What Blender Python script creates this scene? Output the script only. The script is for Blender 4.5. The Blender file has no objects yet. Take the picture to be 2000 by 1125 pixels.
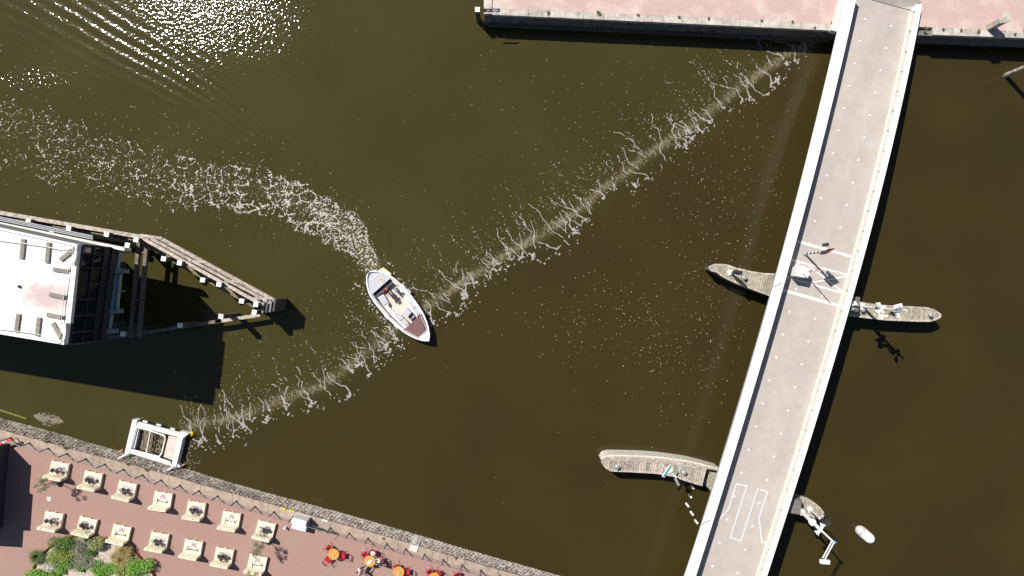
import bpy, math, random
import numpy as np
from mathutils import Vector, Matrix

random.seed(7)
rng = np.random.default_rng(11)
scene = bpy.context.scene
COL = scene.collection

# ------------------------------------------------------------------ camera
H = 55.0            # height of the drone above the water
F = 1351.0          # focal length in pixels of a 2000 x 1125 frame
cam = bpy.data.cameras.new('camera')
cam.sensor_width = 36.0
cam.lens = 36.0 * F / 2000.0
cam.clip_start = 0.5
cam.clip_end = 2000.0
cam_o = bpy.data.objects.new('camera', cam)
cam_o.location = (0, 0, H)
cam_o.rotation_euler = (0, 0, 0)
COL.objects.link(cam_o)
scene.camera = cam_o

# ------------------------------------------------------------------ sky, sun, exposure
EL = math.radians(52.0)
SX, SY = -0.688, 0.725                      # horizontal direction towards the sun
world = bpy.data.worlds.new('World')
scene.world = world
world.use_nodes = True
wn = world.node_tree.nodes
wl = world.node_tree.links
bg = wn['Background']
sky = wn.new('ShaderNodeTexSky')
sky.sky_type = 'NISHITA'
sky.sun_disc = False
sky.sun_elevation = EL
sky.sun_rotation = math.atan2(SX, SY)
sky.air_density = 1.0
sky.dust_density = 0.6
wl.new(sky.outputs[0], bg.inputs[0])
bg.inputs[1].default_value = 0.055
sun = bpy.data.lights.new('sun', 'SUN')
sun.energy = 5.0
sun.angle = math.radians(0.53)
sun.color = (1.0, 0.955, 0.89)
sun_o = bpy.data.objects.new('sun', sun)
tow = Vector((SX * math.cos(EL), SY * math.cos(EL), math.sin(EL)))
sun_o.rotation_euler = (-tow).to_track_quat('-Z', 'Y').to_euler()
sun_o.location = tow * 80
COL.objects.link(sun_o)
scene.view_settings.view_transform = 'Standard'
scene.view_settings.look = 'None'
scene.view_settings.gamma = 1.0
scene.view_settings.exposure = 0.35
scene.cycles.use_denoising = False
scene.cycles.max_bounces = 6
scene.cycles.sample_clamp_indirect = 4.0

# ------------------------------------------------------------------ helpers
def W(u, v, z=0.0):
    """a point seen at (u, v) in the photograph that lies at height z"""
    k = (H - z) / F
    return Vector(((u - 1000.0) * k, -(v - 562.5) * k, z))

def crop(ox, oy, s):
    return lambda x, y: (ox + x / s, oy + y / s)

def interp_poly(pts):
    p = np.array(pts, float)
    return lambda u: float(np.interp(u, p[:, 0], p[:, 1]))

def resample(pts, n):
    p = np.array(pts, float)
    d = np.r_[0, np.cumsum(np.linalg.norm(np.diff(p, axis=0), axis=1))]
    t = np.linspace(0, d[-1], n)
    return np.stack([np.interp(t, d, p[:, k]) for k in range(p.shape[1])], 1)

def smooth(e0, e1, x):
    t = np.clip((x - e0) / (e1 - e0), 0, 1)
    return t * t * (3 - 2 * t)

class MB:
    def __init__(s):
        s.v = []; s.f = []
    def add(s, vs, fs):
        b = len(s.v)
        s.v += [tuple(p) for p in vs]
        s.f += [tuple(i + b for i in q) for q in fs]
        return s
    def box(s, c, d, rz=0.0, M=None):
        x, y, z = d[0] / 2, d[1] / 2, d[2] / 2
        ca, sa = math.cos(rz), math.sin(rz)
        vs = []
        for k in (-1, 1):
            for (i, j) in ((-1, -1), (1, -1), (1, 1), (-1, 1)):
                p = Vector((i * x, j * y, k * z))
                if M is not None:
                    p = M @ p
                vs.append((c[0] + p.x * ca - p.y * sa, c[1] + p.x * sa + p.y * ca, c[2] + p.z))
        return s.add(vs, [(3, 2, 1, 0), (4, 5, 6, 7), (0, 1, 5, 4), (1, 2, 6, 5), (2, 3, 7, 6), (3, 0, 4, 7)])
    def prism(s, poly, z0, z1):
        """poly: xy list; z0 / z1 numbers"""
        a = sum(poly[i][0] * poly[(i + 1) % len(poly)][1] - poly[(i + 1) % len(poly)][0] * poly[i][1] for i in range(len(poly)))
        if a < 0:
            poly = list(poly)[::-1]
        n = len(poly)
        vs = [(p[0], p[1], z0) for p in poly] + [(p[0], p[1], z1) for p in poly]
        fs = [tuple(range(n - 1, -1, -1)), tuple(range(n, 2 * n))]
        fs += [(i, (i + 1) % n, n + (i + 1) % n, n + i) for i in range(n)]
        return s.add(vs, fs)
    def beam(s, a, b, w, h):
        """box from a to b, w wide, h tall, top at the given z"""
        a = Vector(a); b = Vector(b)
        d = (b - a); n = Vector((-d.y, d.x, 0))
        if n.length < 1e-6:
            n = Vector((1, 0, 0))
        n = n.normalized() * w / 2
        dn = Vector((0, 0, -h))
        vs = [a - n + dn, b - n + dn, b + n + dn, a + n + dn, a - n, b - n, b + n, a + n]
        return s.add(vs, [(3, 2, 1, 0), (4, 5, 6, 7), (0, 1, 5, 4), (1, 2, 6, 5), (2, 3, 7, 6), (3, 0, 4, 7)])
    def tube(s, path, r, n=6, closed=False):
        path = [Vector(p) for p in path]
        m = len(path)
        rs = r if isinstance(r, (list, tuple)) else [r] * m
        vs = []
        for i, p in enumerate(path):
            if closed:
                d = path[(i + 1) % m] - path[i - 1]
            else:
                d = path[min(i + 1, m - 1)] - path[max(i - 1, 0)]
            d = d.normalized()
            up = Vector((0, 0, 1)) if abs(d.z) < 0.95 else Vector((1, 0, 0))
            x = d.cross(up).normalized(); y = d.cross(x)
            for k in range(n):
                a = 2 * math.pi * k / n
                vs.append(p + (x * math.cos(a) + y * math.sin(a)) * rs[i])
        fs = []
        for i in range(m if closed else m - 1):
            for k in range(n):
                a = i * n + k; b = i * n + (k + 1) % n
                c = ((i + 1) % m) * n + (k + 1) % n; d = ((i + 1) % m) * n + k
                fs.append((a, b, c, d))
        if not closed:
            fs.append(tuple(range(n))); fs.append(tuple((m - 1) * n + k for k in range(n - 1, -1, -1)))
        return s.add(vs, fs)
    def lathe(s, prof, c=(0, 0, 0), n=12):
        """prof: (r, z) from bottom to top"""
        vs = []; fs = []
        for (r, z) in prof:
            for k in range(n):
                a = 2 * math.pi * k / n
                vs.append((c[0] + r * math.cos(a), c[1] + r * math.sin(a), c[2] + z))
        for i in range(len(prof) - 1):
            for k in range(n):
                fs.append((i * n + k, i * n + (k + 1) % n, (i + 1) * n + (k + 1) % n, (i + 1) * n + k))
        fs.append(tuple(range(n - 1, -1, -1))); fs.append(tuple((len(prof) - 1) * n + k for k in range(n)))
        return s.add(vs, fs)
    def build(s, name, mat, parent=None, local=False, smooth_shade=False):
        """vertices are world coordinates unless local; a parent Empty has no scale"""
        me = bpy.data.meshes.new(name)
        vs = s.v
        if parent is not None and not local:
            o = parent_origin(parent)
            vs = [(p[0] - o[0], p[1] - o[1], p[2] - o[2]) for p in vs]
        me.from_pydata(vs, [], s.f)
        me.validate()
        me.materials.append(mat)
        if smooth_shade:
            me.polygons.foreach_set('use_smooth', [True] * len(me.polygons))
        o = bpy.data.objects.new(name, me)
        COL.objects.link(o)
        if parent is not None:
            o.parent = parent
        return o

def parent_origin(p):
    o = Vector(p.location)
    while p.parent is not None:
        p = p.parent
        o = o + Vector(p.location)
    return o

def tag(o, label=None, cat=None, group=None, kind=None):
    if label: o['label'] = label
    if cat: o['category'] = cat
    if group: o['group'] = group
    if kind: o['kind'] = kind
    return o

def thing(name, loc, label, cat, group=None, rz=0.0):
    o = bpy.data.objects.new(name, None)
    o.empty_display_size = 0.3
    o.location = loc
    o.rotation_euler = (0, 0, rz)
    COL.objects.link(o)
    return tag(o, label, cat, group)

def copy_tree(o, parent=None):
    c = o.copy(); COL.objects.link(c)
    c.parent = parent
    for ch in [k for k in o.children]:
        copy_tree(ch, c)
    return c

# ------------------------------------------------------------------ materials
def mat(name, base, rough=0.7, var=0.15, scale=3.0, bump=0.0, bscale=30.0, metal=0.0, base2=None, spec=0.5, per_object=0.0, stretch=None):
    m = bpy.data.materials.new(name)
    m.use_nodes = True
    nt = m.node_tree; N = nt.nodes; L = nt.links
    p = N['Principled BSDF']
    p.inputs['Roughness'].default_value = rough
    p.inputs['Metallic'].default_value = metal
    p.inputs['Specular IOR Level'].default_value = spec
    tc = N.new('ShaderNodeNewGeometry') if stretch is None else N.new('ShaderNodeTexCoord')
    vec = tc.outputs['Position'] if stretch is None else tc.outputs['Object']
    if stretch is not None:
        mp = N.new('ShaderNodeMapping'); mp.inputs['Scale'].default_value = stretch
        L.new(vec, mp.inputs['Vector']); vec = mp.outputs['Vector']
    nz = N.new('ShaderNodeTexNoise'); nz.inputs['Scale'].default_value = scale
    nz.inputs['Detail'].default_value = 6.0; nz.inputs['Roughness'].default_value = 0.65
    L.new(vec, nz.inputs['Vector'])
    rp = N.new('ShaderNodeValToRGB')
    b2 = base2 if base2 else tuple(c * (1 - 2 * var) for c in base)
    rp.color_ramp.elements[0].position = 0.32; rp.color_ramp.elements[0].color = (*b2, 1)
    rp.color_ramp.elements[1].position = 0.66; rp.color_ramp.elements[1].color = (*(min(1, c * (1 + var)) for c in base), 1)
    L.new(nz.outputs['Fac'], rp.inputs['Fac'])
    out = rp.outputs['Color']
    if per_object > 0:
        oi = N.new('ShaderNodeObjectInfo')
        mr = N.new('ShaderNodeMapRange'); mr.inputs['To Min'].default_value = 1 - per_object; mr.inputs['To Max'].default_value = 1 + per_object
        L.new(oi.outputs['Random'], mr.inputs['Value'])
        mx = N.new('ShaderNodeMix'); mx.data_type = 'RGBA'; mx.blend_type = 'MULTIPLY'; mx.inputs[0].default_value = 1.0
        L.new(out, mx.inputs[6]); L.new(mr.outputs['Result'], mx.inputs[7]); out = mx.outputs[2]
    L.new(out, p.inputs['Base Color'])
    if bump > 0:
        n2 = N.new('ShaderNodeTexNoise'); n2.inputs['Scale'].default_value = bscale; n2.inputs['Detail'].default_value = 4
        L.new(vec, n2.inputs['Vector'])
        bp = N.new('ShaderNodeBump'); bp.inputs['Strength'].default_value = bump; bp.inputs['Distance'].default_value = 0.02
        L.new(n2.outputs['Fac'], bp.inputs['Height']); L.new(bp.outputs['Normal'], p.inputs['Normal'])
    return m

def island_mat(name, cols, rough=0.7, trans=0.0):
    """each leaf or stone takes its own colour from the ramp"""
    m = bpy.data.materials.new(name); m.use_nodes = True
    nt = m.node_tree; N = nt.nodes; L = nt.links
    p = N['Principled BSDF']; p.inputs['Roughness'].default_value = rough
    g = N.new('ShaderNodeNewGeometry')
    rp = N.new('ShaderNodeValToRGB')
    el = rp.color_ramp.elements
    el[0].color = (*cols[0], 1); el[1].color = (*cols[-1], 1)
    for i, c in enumerate(cols[1:-1]):
        e = el.new((i + 1) / (len(cols) - 1)); e.color = (*c, 1)
    L.new(g.outputs['Random Per Island'], rp.inputs['Fac'])
    L.new(rp.outputs['Color'], p.inputs['Base Color'])
    if trans > 0:
        p.inputs['Subsurface Weight'].default_value = 0.0
        tr = N.new('ShaderNodeBsdfTranslucent'); L.new(rp.outputs['Color'], tr.inputs['Color'])
        mx = N.new('ShaderNodeMixShader'); mx.inputs[0].default_value = trans
        L.new(p.outputs[0], mx.inputs[1]); L.new(tr.outputs[0], mx.inputs[2])
        L.new(mx.outputs[0], N['Material Output'].inputs['Surface'])
    return m

def paving_mat(name, c1, c2, mortar, scale, rot, patch=None, patch_amt=0.5, pscale=0.35):
    m = bpy.data.materials.new(name); m.use_nodes = True
    nt = m.node_tree; N = nt.nodes; L = nt.links
    p = N['Principled BSDF']; p.inputs['Roughness'].default_value = 0.85
    p.inputs['Specular IOR Level'].default_value = 0.25
    g = N.new('ShaderNodeNewGeometry')
    mp = N.new('ShaderNodeMapping'); mp.inputs['Rotation'].default_value = (0, 0, rot)
    L.new(g.outputs['Position'], mp.inputs['Vector'])
    bk = N.new('ShaderNodeTexBrick')
    bk.inputs['Color1'].default_value = (*c1, 1); bk.inputs['Color2'].default_value = (*c2, 1); bk.inputs['Mortar'].default_value = (*mortar, 1)
    bk.inputs['Scale'].default_value = scale; bk.inputs['Mortar Size'].default_value = 0.03
    bk.inputs['Brick Width'].default_value = 0.5; bk.inputs['Row Height'].default_value = 0.25
    L.new(mp.outputs['Vector'], bk.inputs['Vector'])
    nz = N.new('ShaderNodeTexNoise'); nz.inputs['Scale'].default_value = pscale; nz.inputs['Detail'].default_value = 8; nz.inputs['Roughness'].default_value = 0.62
    L.new(g.outputs['Position'], nz.inputs['Vector'])
    rp = N.new('ShaderNodeValToRGB'); rp.color_ramp.elements[0].position = 0.47; rp.color_ramp.elements[1].position = 0.68
    rp.color_ramp.elements[0].color = (0, 0, 0, 1); rp.color_ramp.elements[1].color = (patch_amt, patch_amt, patch_amt, 1)
    L.new(nz.outputs['Fac'], rp.inputs['Fac'])
    mx = N.new('ShaderNodeMix'); mx.data_type = 'RGBA'
    L.new(rp.outputs['Color'], mx.inputs[0]); L.new(bk.outputs['Color'], mx.inputs[6]); mx.inputs[7].default_value = (*(patch or c1), 1)
    n2 = N.new('ShaderNodeTexNoise'); n2.inputs['Scale'].default_value = 6.0; n2.inputs['Detail'].default_value = 7
    L.new(g.outputs['Position'], n2.inputs['Vector'])
    mr = N.new('ShaderNodeMapRange'); mr.inputs['From Min'].default_value = 0.3; mr.inputs['From Max'].default_value = 0.7
    mr.inputs['To Min'].default_value = 0.93; mr.inputs['To Max'].default_value = 1.06
    L.new(n2.outputs['Fac'], mr.inputs['Value'])
    mm = N.new('ShaderNodeMix'); mm.data_type = 'RGBA'; mm.blend_type = 'MULTIPLY'; mm.inputs[0].default_value = 1
    L.new(mx.outputs[2], mm.inputs[6]); L.new(mr.outputs['Result'], mm.inputs[7])
    L.new(mm.outputs[2], p.inputs['Base Color'])
    return m

M = {}
M['white'] = mat('white_paint', (0.80, 0.80, 0.78), 0.45, 0.03, 1.2)
M['white_dirty'] = mat('weathered_white_paint', (0.70, 0.66, 0.58), 0.6, 0.1, 2.0)
M['cover'] = mat('girder_cover_paint', (0.53, 0.52, 0.525), 0.5, 0.03, 0.8)
M['deck'] = mat('bridge_deck_surface', (0.42, 0.375, 0.342), 0.85, 0.04, 0.35)
def wear(m, rot, amt, sx, sy):
    N = m.node_tree.nodes; L = m.node_tree.links; p = N['Principled BSDF']; src = p.inputs['Base Color'].links[0].from_socket
    g = N.new('ShaderNodeNewGeometry'); mp = N.new('ShaderNodeMapping'); mp.inputs['Rotation'].default_value = (0, 0, rot)
    m2 = N.new('ShaderNodeMapping'); m2.inputs['Scale'].default_value = (sx, sy, 1)
    L.new(g.outputs['Position'], mp.inputs['Vector']); L.new(mp.outputs['Vector'], m2.inputs['Vector'])
    nz = N.new('ShaderNodeTexNoise'); nz.inputs['Scale'].default_value = 1.0; nz.inputs['Detail'].default_value = 7; L.new(m2.outputs['Vector'], nz.inputs['Vector'])
    mr = N.new('ShaderNodeMapRange'); mr.inputs['From Min'].default_value = 0.35; mr.inputs['From Max'].default_value = 0.65; mr.inputs['To Min'].default_value = 1 - amt; mr.inputs['To Max'].default_value = 1 + amt * .5
    L.new(nz.outputs['Fac'], mr.inputs['Value'])
    mx = N.new('ShaderNodeMix'); mx.data_type = 'RGBA'; mx.blend_type = 'MULTIPLY'; mx.inputs[0].default_value = 1
    L.new(src, mx.inputs[6]); L.new(mr.outputs['Result'], mx.inputs[7]); L.new(mx.outputs[2], p.inputs['Base Color'])
wear(M['deck'], math.radians(15), 0.08, 0.55, 0.03)
wear(M['deck'], 0.0, 0.05, 2.2, 2.2)
M['deck2'] = mat('abutment_concrete', (0.27, 0.25, 0.225), 0.85, 0.1, 1.5)
M['line'] = mat('road_line_paint', (0.72, 0.69, 0.63), 0.7, 0.06, 5.0)
M['joint_line'] = mat('joint_line_paint', (0.60, 0.585, 0.58), 0.6, 0.06, 5.0)
M['dark'] = mat('dark_steel', (0.035, 0.038, 0.042), 0.5, 0.2, 6)
M['black'] = mat('black_metal', (0.02, 0.02, 0.022), 0.55, 0.2, 6)
M['rail'] = mat('railing_green_grey', (0.075, 0.095, 0.095), 0.5, 0.2, 6)
M['galv'] = mat('galvanised_steel', (0.33, 0.35, 0.37), 0.45, 0.1, 8, metal=0.3)
M['timber_pale'] = mat('sunbleached_fender_timber', (0.62, 0.57, 0.49), 0.85, 0.15, 4)
M['buoy_g'] = mat('grey_buoy_end', (0.52, 0.49, 0.48), 0.6, 0.08, 4)
M['drift'] = mat('reddish_driftwood', (0.50, 0.30, 0.19), 0.85, 0.15, 8)
M['arrow'] = mat('pale_blue_grey_sign', (0.42, 0.46, 0.52), 0.5, 0.05, 6)
M['plate'] = mat('dark_maroon_sign', (0.05, 0.012, 0.02), 0.5, 0.1, 6)
M['cream'] = mat('soiled_cream_paint', (0.62, 0.58, 0.51), 0.7, 0.1, 3.0)
M['timber_shade'] = mat('shade_darkened_timber', (0.17, 0.135, 0.11), 0.9, 0.25, 5)  # fender timber darkened to carry the shade under the pavilion
M['rail_l'] = mat('worn_grey_rail', (0.17, 0.19, 0.20), 0.5, 0.15, 6)
M['mortar_l'] = mat('pale_fresh_mortar', (0.55, 0.49, 0.43), 0.95, 0.25, 2.0)
M['plume'] = mat('tan_bubble_threads', (0.155, 0.132, 0.075), 0.6, 0.25, 8)
M['scum'] = mat('grey_scum', (0.21, 0.18, 0.135), 0.9, 0.3, 12)
M['steel_paint'] = mat('pale_green_grey_steel', (0.33, 0.39, 0.39), 0.5, 0.1, 5)
M['timber'] = mat('weathered_timber', (0.43, 0.37, 0.315), 0.85, 0.3, 5, 0.3, 40, per_object=0.12)
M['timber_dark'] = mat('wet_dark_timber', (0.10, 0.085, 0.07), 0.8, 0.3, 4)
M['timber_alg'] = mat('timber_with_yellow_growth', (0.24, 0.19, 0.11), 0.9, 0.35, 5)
M['plank'] = mat('grey_deck_plank', (0.40, 0.355, 0.30), 0.9, 0.22, 4.5, 0.3, 40, per_object=0.32)
M['plank_g'] = mat('lichen_deck_plank', (0.36, 0.325, 0.25), 0.9, 0.18, 5, 0.3, 40, per_object=0.2)
M['conc'] = mat('quay_coping_concrete', (0.46, 0.42, 0.375), 0.9, 0.2, 2.2, 0.2, 30, per_object=0.08)
M['conc_s'] = mat('south_coping_stone', (0.375, 0.285, 0.225), 0.9, 0.14, 2.2, 0.2, 30, per_object=0.07)
M['wall'] = mat('quay_wall_concrete', (0.14, 0.13, 0.12), 0.9, 0.3, 1.5, 0.3, 12)
M['mortar'] = mat('revetment_mortar', (0.36, 0.33, 0.28), 0.95, 0.35, 1.0, base2=(0.13, 0.12, 0.09))
M['pine'] = mat('fresh_pallet_pine', (0.80, 0.71, 0.54), 0.7, 0.08, 6, per_object=0.05)
M['red'] = mat('red_lacquer', (0.50, 0.012, 0.03), 0.5, 0.08, 6)
M['tabletop'] = mat('orange_oiled_wood', (0.62, 0.32, 0.08), 0.5, 0.14, 8, per_object=0.08)
M['corten'] = mat('rusty_corten_steel', (0.30, 0.115, 0.045), 0.85, 0.25, 6)
M['gravel'] = mat('pale_gravel', (0.50, 0.41, 0.34), 0.95, 0.25, 9, 0.6, 25)
M['glass'] = mat('dark_window_glass', (0.012, 0.016, 0.024), 0.05, 0.1, 2)
M['frame'] = mat('dark_blue_grey_window_frame', (0.02, 0.023, 0.032), 0.5, 0.1, 4)
M['inside'] = mat('dim_interior', (0.10, 0.08, 0.06), 0.8, 0.2, 2)
M['tile'] = mat('grey_ballast_block', (0.25, 0.235, 0.195), 0.9, 0.2, 6, 0.3, 30, per_object=0.08)
M['cable'] = mat('pale_cable', (0.55, 0.58, 0.58), 0.5, 0.05, 5)
M['yellow'] = mat('yellow_plastic', (0.85, 0.62, 0.02), 0.4, 0.05, 5)
M['cyan'] = mat('cyan_sign_face', (0.05, 0.50, 0.66), 0.4, 0.05, 5)
M['blue'] = mat('blue_paint', (0.12, 0.28, 0.62), 0.4, 0.05, 5)
M['trim_tex'] = mat('grey_canvas', (0.24, 0.26, 0.30), 0.8, 0.08, 6)

# roof of the glass pavilion: white membrane with a rosy algae stain
def roof_mat():
    m = mat('white_roof_membrane', (0.80, 0.78, 0.75), 0.6, 0.02, 0.8)
    N = m.node_tree.nodes; L = m.node_tree.links; p = N['Principled BSDF']
    src = p.inputs['Base Color'].links[0].from_socket
    g = N.new('ShaderNodeNewGeometry')
    c = W(95, 580, 9.9)
    mp = N.new('ShaderNodeMapping'); mp.vector_type = 'TEXTURE'
    mp.inputs['Location'].default_value = (c.x, c.y, 9.9); mp.inputs['Scale'].default_value = (2.7, 1.35, 4.0)
    mp.inputs['Rotation'].default_value = (0, 0, math.radians(-8))
    L.new(g.outputs['Position'], mp.inputs['Vector'])
    ln = N.new('ShaderNodeVectorMath'); ln.operation = 'LENGTH'; L.new(mp.outputs['Vector'], ln.inputs[0])
    nz = N.new('ShaderNodeTexNoise'); nz.inputs['Scale'].default_value = 2.6; nz.inputs['Detail'].default_value = 12; nz.inputs['Roughness'].default_value = 0.7; L.new(g.outputs['Position'], nz.inputs['Vector'])
    ma = N.new('ShaderNodeMath'); ma.operation = 'MULTIPLY_ADD'; L.new(nz.outputs['Fac'], ma.inputs[0]); ma.inputs[1].default_value = 1.3; L.new(ln.outputs['Value'], ma.inputs[2])
    mr = N.new('ShaderNodeMapRange'); mr.inputs['From Min'].default_value = 1.0; mr.inputs['From Max'].default_value = 1.75
    mr.inputs['To Min'].default_value = 0.8; mr.inputs['To Max'].default_value = 0.0
    L.new(ma.outputs[0], mr.inputs['Value'])
    mx = N.new('ShaderNodeMix'); mx.data_type = 'RGBA'; L.new(mr.outputs['Result'], mx.inputs[0]); L.new(src, mx.inputs[6])
    mx.inputs[7].default_value = (0.42, 0.285, 0.275, 1)
    L.new(mx.outputs[2], p.inputs['Base Color'])
    return m
M['roof'] = roof_mat()
M['pave_n'] = paving_mat('north_pink_brick_paving', (0.50, 0.35, 0.32), (0.46, 0.30, 0.28), (0.43, 0.35, 0.31), 4.2, math.radians(-3), (0.60, 0.50, 0.44), 0.8, 0.45)
M['pave_s'] = paving_mat('south_red_brick_paving', (0.345, 0.213, 0.178), (0.318, 0.191, 0.161), (0.30, 0.195, 0.165), 4.4, math.radians(30), (0.345, 0.235, 0.20), 0.5, 0.25)

M['foam'] = mat('grey_foam', (0.31, 0.285, 0.265), 0.8, 0.12, 5)
M['foam_w'] = mat('white_foam', (0.36, 0.335, 0.295), 0.55, 0.12, 5)
M['foam_s'] = mat('pale_fluff', (0.36, 0.31, 0.22), 0.7, 0.2, 5)
M['red_rust'] = mat('red_oxide_steel', (0.36, 0.06, 0.045), 0.8, 0.2, 8)
M['weed'] = island_mat('dry_weed', [(0.10, 0.13, 0.03), (0.20, 0.20, 0.05), (0.28, 0.24, 0.09)], 0.8, 0.25)
M['stones'] = island_mat('basalt_and_brick_rubble', [(0.07, 0.06, 0.055), (0.16, 0.115, 0.10), (0.09, 0.075, 0.07), (0.36, 0.31, 0.27), (0.12, 0.09, 0.09), (0.20, 0.12, 0.095), (0.08, 0.07, 0.07)], 0.85)
M['white_conc'] = mat('white_concrete', (0.58, 0.55, 0.50), 0.85, 0.1, 4)
M['line_w'] = mat('white_stud', (0.75, 0.74, 0.70), 0.5, 0.05, 8)
M['red_w'] = mat('signal_red', (0.62, 0.04, 0.05), 0.5, 0.05, 8)
M['white_g'] = mat('off_white_board', (0.72, 0.70, 0.67), 0.6, 0.06, 5, per_object=0.05)
M['trim_pale'] = mat('pale_lilac_panel', (0.62, 0.61, 0.64), 0.6, 0.06, 5)
M['hatch'] = mat('bleached_hatch_plank', (0.62, 0.53, 0.47), 0.8, 0.1, 6, per_object=0.06)
M['litter'] = mat('brown_floating_litter', (0.16, 0.115, 0.065), 0.9, 0.35, 8, 0.6, 30)
M['litter_bits'] = island_mat('mixed_litter', [(0.10, 0.07, 0.04), (0.20, 0.14, 0.08), (0.40, 0.33, 0.24), (0.15, 0.11, 0.06), (0.55, 0.5, 0.42), (0.12, 0.10, 0.05)], 0.8)
M['nose'] = mat('weathered_blue_grey_timber', (0.20, 0.21, 0.23), 0.8, 0.25, 6)
M['algae'] = mat('green_algae', (0.14, 0.17, 0.03), 0.9, 0.3, 10)
M['skin'] = mat('skin', (0.46, 0.28, 0.20), 0.6, 0.05, 8)
M['shirt_w'] = mat('white_cotton', (0.74, 0.73, 0.72), 0.85, 0.05, 8)
M['shirt_r'] = mat('rust_red_shirt', (0.42, 0.10, 0.06), 0.85, 0.15, 9)
M['denim'] = mat('dark_blue_denim', (0.05, 0.06, 0.09), 0.85, 0.15, 9)
M['grey_cloth'] = mat('grey_cloth', (0.20, 0.21, 0.23), 0.85, 0.1, 9)
M['hair'] = mat('dark_brown_hair', (0.05, 0.03, 0.02), 0.7, 0.15, 20)
M['hair_g'] = mat('grey_hair', (0.40, 0.37, 0.34), 0.7, 0.15, 20)
M['hull'] = mat('white_gelcoat', (0.76, 0.75, 0.78), 0.3, 0.03, 3)
M['boat_grey'] = mat('pale_grey_deck', (0.44, 0.44, 0.48), 0.6, 0.04, 5)
M['boat_white'] = mat('boat_white', (0.66, 0.65, 0.66), 0.5, 0.04, 5)
M['boat_cream'] = mat('boat_cream', (0.62, 0.57, 0.52), 0.6, 0.05, 5)
M['boat_floor'] = mat('teak_pale_floor', (0.60, 0.51, 0.44), 0.7, 0.08, 6)
M['brown_deck'] = mat('maroon_brown_canvas', (0.165, 0.085, 0.085), 0.85, 0.1, 9)
M['trim_blue'] = mat('dark_navy_vinyl', (0.045, 0.05, 0.075), 0.6, 0.1, 6)
M['plywood'] = mat('pale_plywood', (0.68, 0.55, 0.40), 0.7, 0.1, 6)  # even pale plywood tone
M['pink_mat'] = mat('pale_printed_mat', (0.55, 0.45, 0.47), 0.8, 0.12, 14)
M['tub'] = mat('terracotta_dark_tub', (0.16, 0.11, 0.09), 0.9, 0.2, 8)
M['bark'] = mat('grey_bark', (0.14, 0.11, 0.085), 0.9, 0.2, 12)
M['olive'] = island_mat('olive_leaf', [(0.10, 0.13, 0.05), (0.17, 0.20, 0.08), (0.26, 0.27, 0.13)], 0.6, 0.3)
M['red_dark'] = mat('dark_red_steel', (0.30, 0.02, 0.03), 0.5, 0.1, 8)
M['kiosk'] = mat('dark_navy_cladding', (0.035, 0.038, 0.052), 0.7, 0.15, 3)

# ------------------------------------------------------------------ numpy noise
def vnoise(x, y, seed=0):
    xi = np.floor(x).astype(np.int64); yi = np.floor(y).astype(np.int64)
    xf = x - xi; yf = y - yi
    xf = xf * xf * (3 - 2 * xf); yf = yf * yf * (3 - 2 * yf)
    def h(a, b):
        n = (a * 374761393 + b * 668265263 + seed * 1442695041) & 0x7fffffff
        n = ((n ^ (n >> 13)) * 1274126177) & 0x7fffffff
        return ((n ^ (n >> 16)) & 0xffff) / 65535.0
    return (h(xi, yi) * (1 - xf) + h(xi + 1, yi) * xf) * (1 - yf) + (h(xi, yi + 1) * (1 - xf) + h(xi + 1, yi + 1) * xf) * yf

def fbm(x, y, o=4, seed=0):
    s = 0; a = 0.5; t = 0
    for k in range(o):
        s = s + a * vnoise(x * 2 ** k, y * 2 ** k, seed + k * 17); t += a; a *= 0.55
    return s / t

def worley_edge(x, y, seed=0):
    xi = np.floor(x).astype(np.int64); yi = np.floor(y).astype(np.int64)
    f1 = np.full(x.shape, 9.0); f2 = np.full(x.shape, 9.0)
    for i in (-1, 0, 1):
        for j in (-1, 0, 1):
            cx = xi + i; cy = yi + j
            n = (cx * 374761393 + cy * 668265263 + seed * 97) & 0x7fffffff
            n = ((n ^ (n >> 13)) * 1274126177) & 0x7fffffff
            a = (n & 0xffff) / 65535.0; b = ((n >> 8) & 0xffff) / 65535.0
            d = np.hypot(cx + a - x, cy + b - y)
            m = d < f1
            f2 = np.where(m, f1, np.minimum(f2, d)); f1 = np.where(m, d, f1)
    return f2 - f1

class Curve2:
    """a world-space polyline that answers distance, signed offset and position along it"""
    def __init__(s, px, z=0.0, n=160):
        p = resample([(W(u, v, z).x, W(u, v, z).y) for u, v in px], n)
        k = np.array([1, 2, 3, 2, 1]) / 9.0
        for _ in range(3):
            q = p.copy()
            for c in (0, 1):
                q[2:-2, c] = np.convolve(p[:, c], k, 'valid')
            p = q
        s.p = p
        d = np.diff(p, axis=0); s.l = np.r_[0, np.cumsum(np.hypot(d[:, 0], d[:, 1]))]
        t = np.gradient(p, axis=0); s.t = t / np.linalg.norm(t, axis=1)[:, None]
    def near(s, x, y):
        sh = x.shape; x = x.ravel(); y = y.ravel()
        best = np.full(x.shape, 1e9); idx = np.zeros(x.shape, int)
        for i in range(len(s.p)):
            d = (x - s.p[i, 0]) ** 2 + (y - s.p[i, 1]) ** 2
            m = d < best; best[m] = d[m]; idx[m] = i
        dx = x - s.p[idx, 0]; dy = y - s.p[idx, 1]
        along = s.l[idx] + dx * s.t[idx, 0] + dy * s.t[idx, 1]
        off = dx * (-s.t[idx, 1]) + dy * s.t[idx, 0]
        return along.reshape(sh), off.reshape(sh), np.sqrt(best).reshape(sh)
    def at(s, a, off=0.0):
        x = np.interp(a, s.l, s.p[:, 0]); y = np.interp(a, s.l, s.p[:, 1])
        tx = np.interp(a, s.l, s.t[:, 0]); ty = np.interp(a, s.l, s.t[:, 1])
        return x - ty * off, y + tx * off

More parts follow.
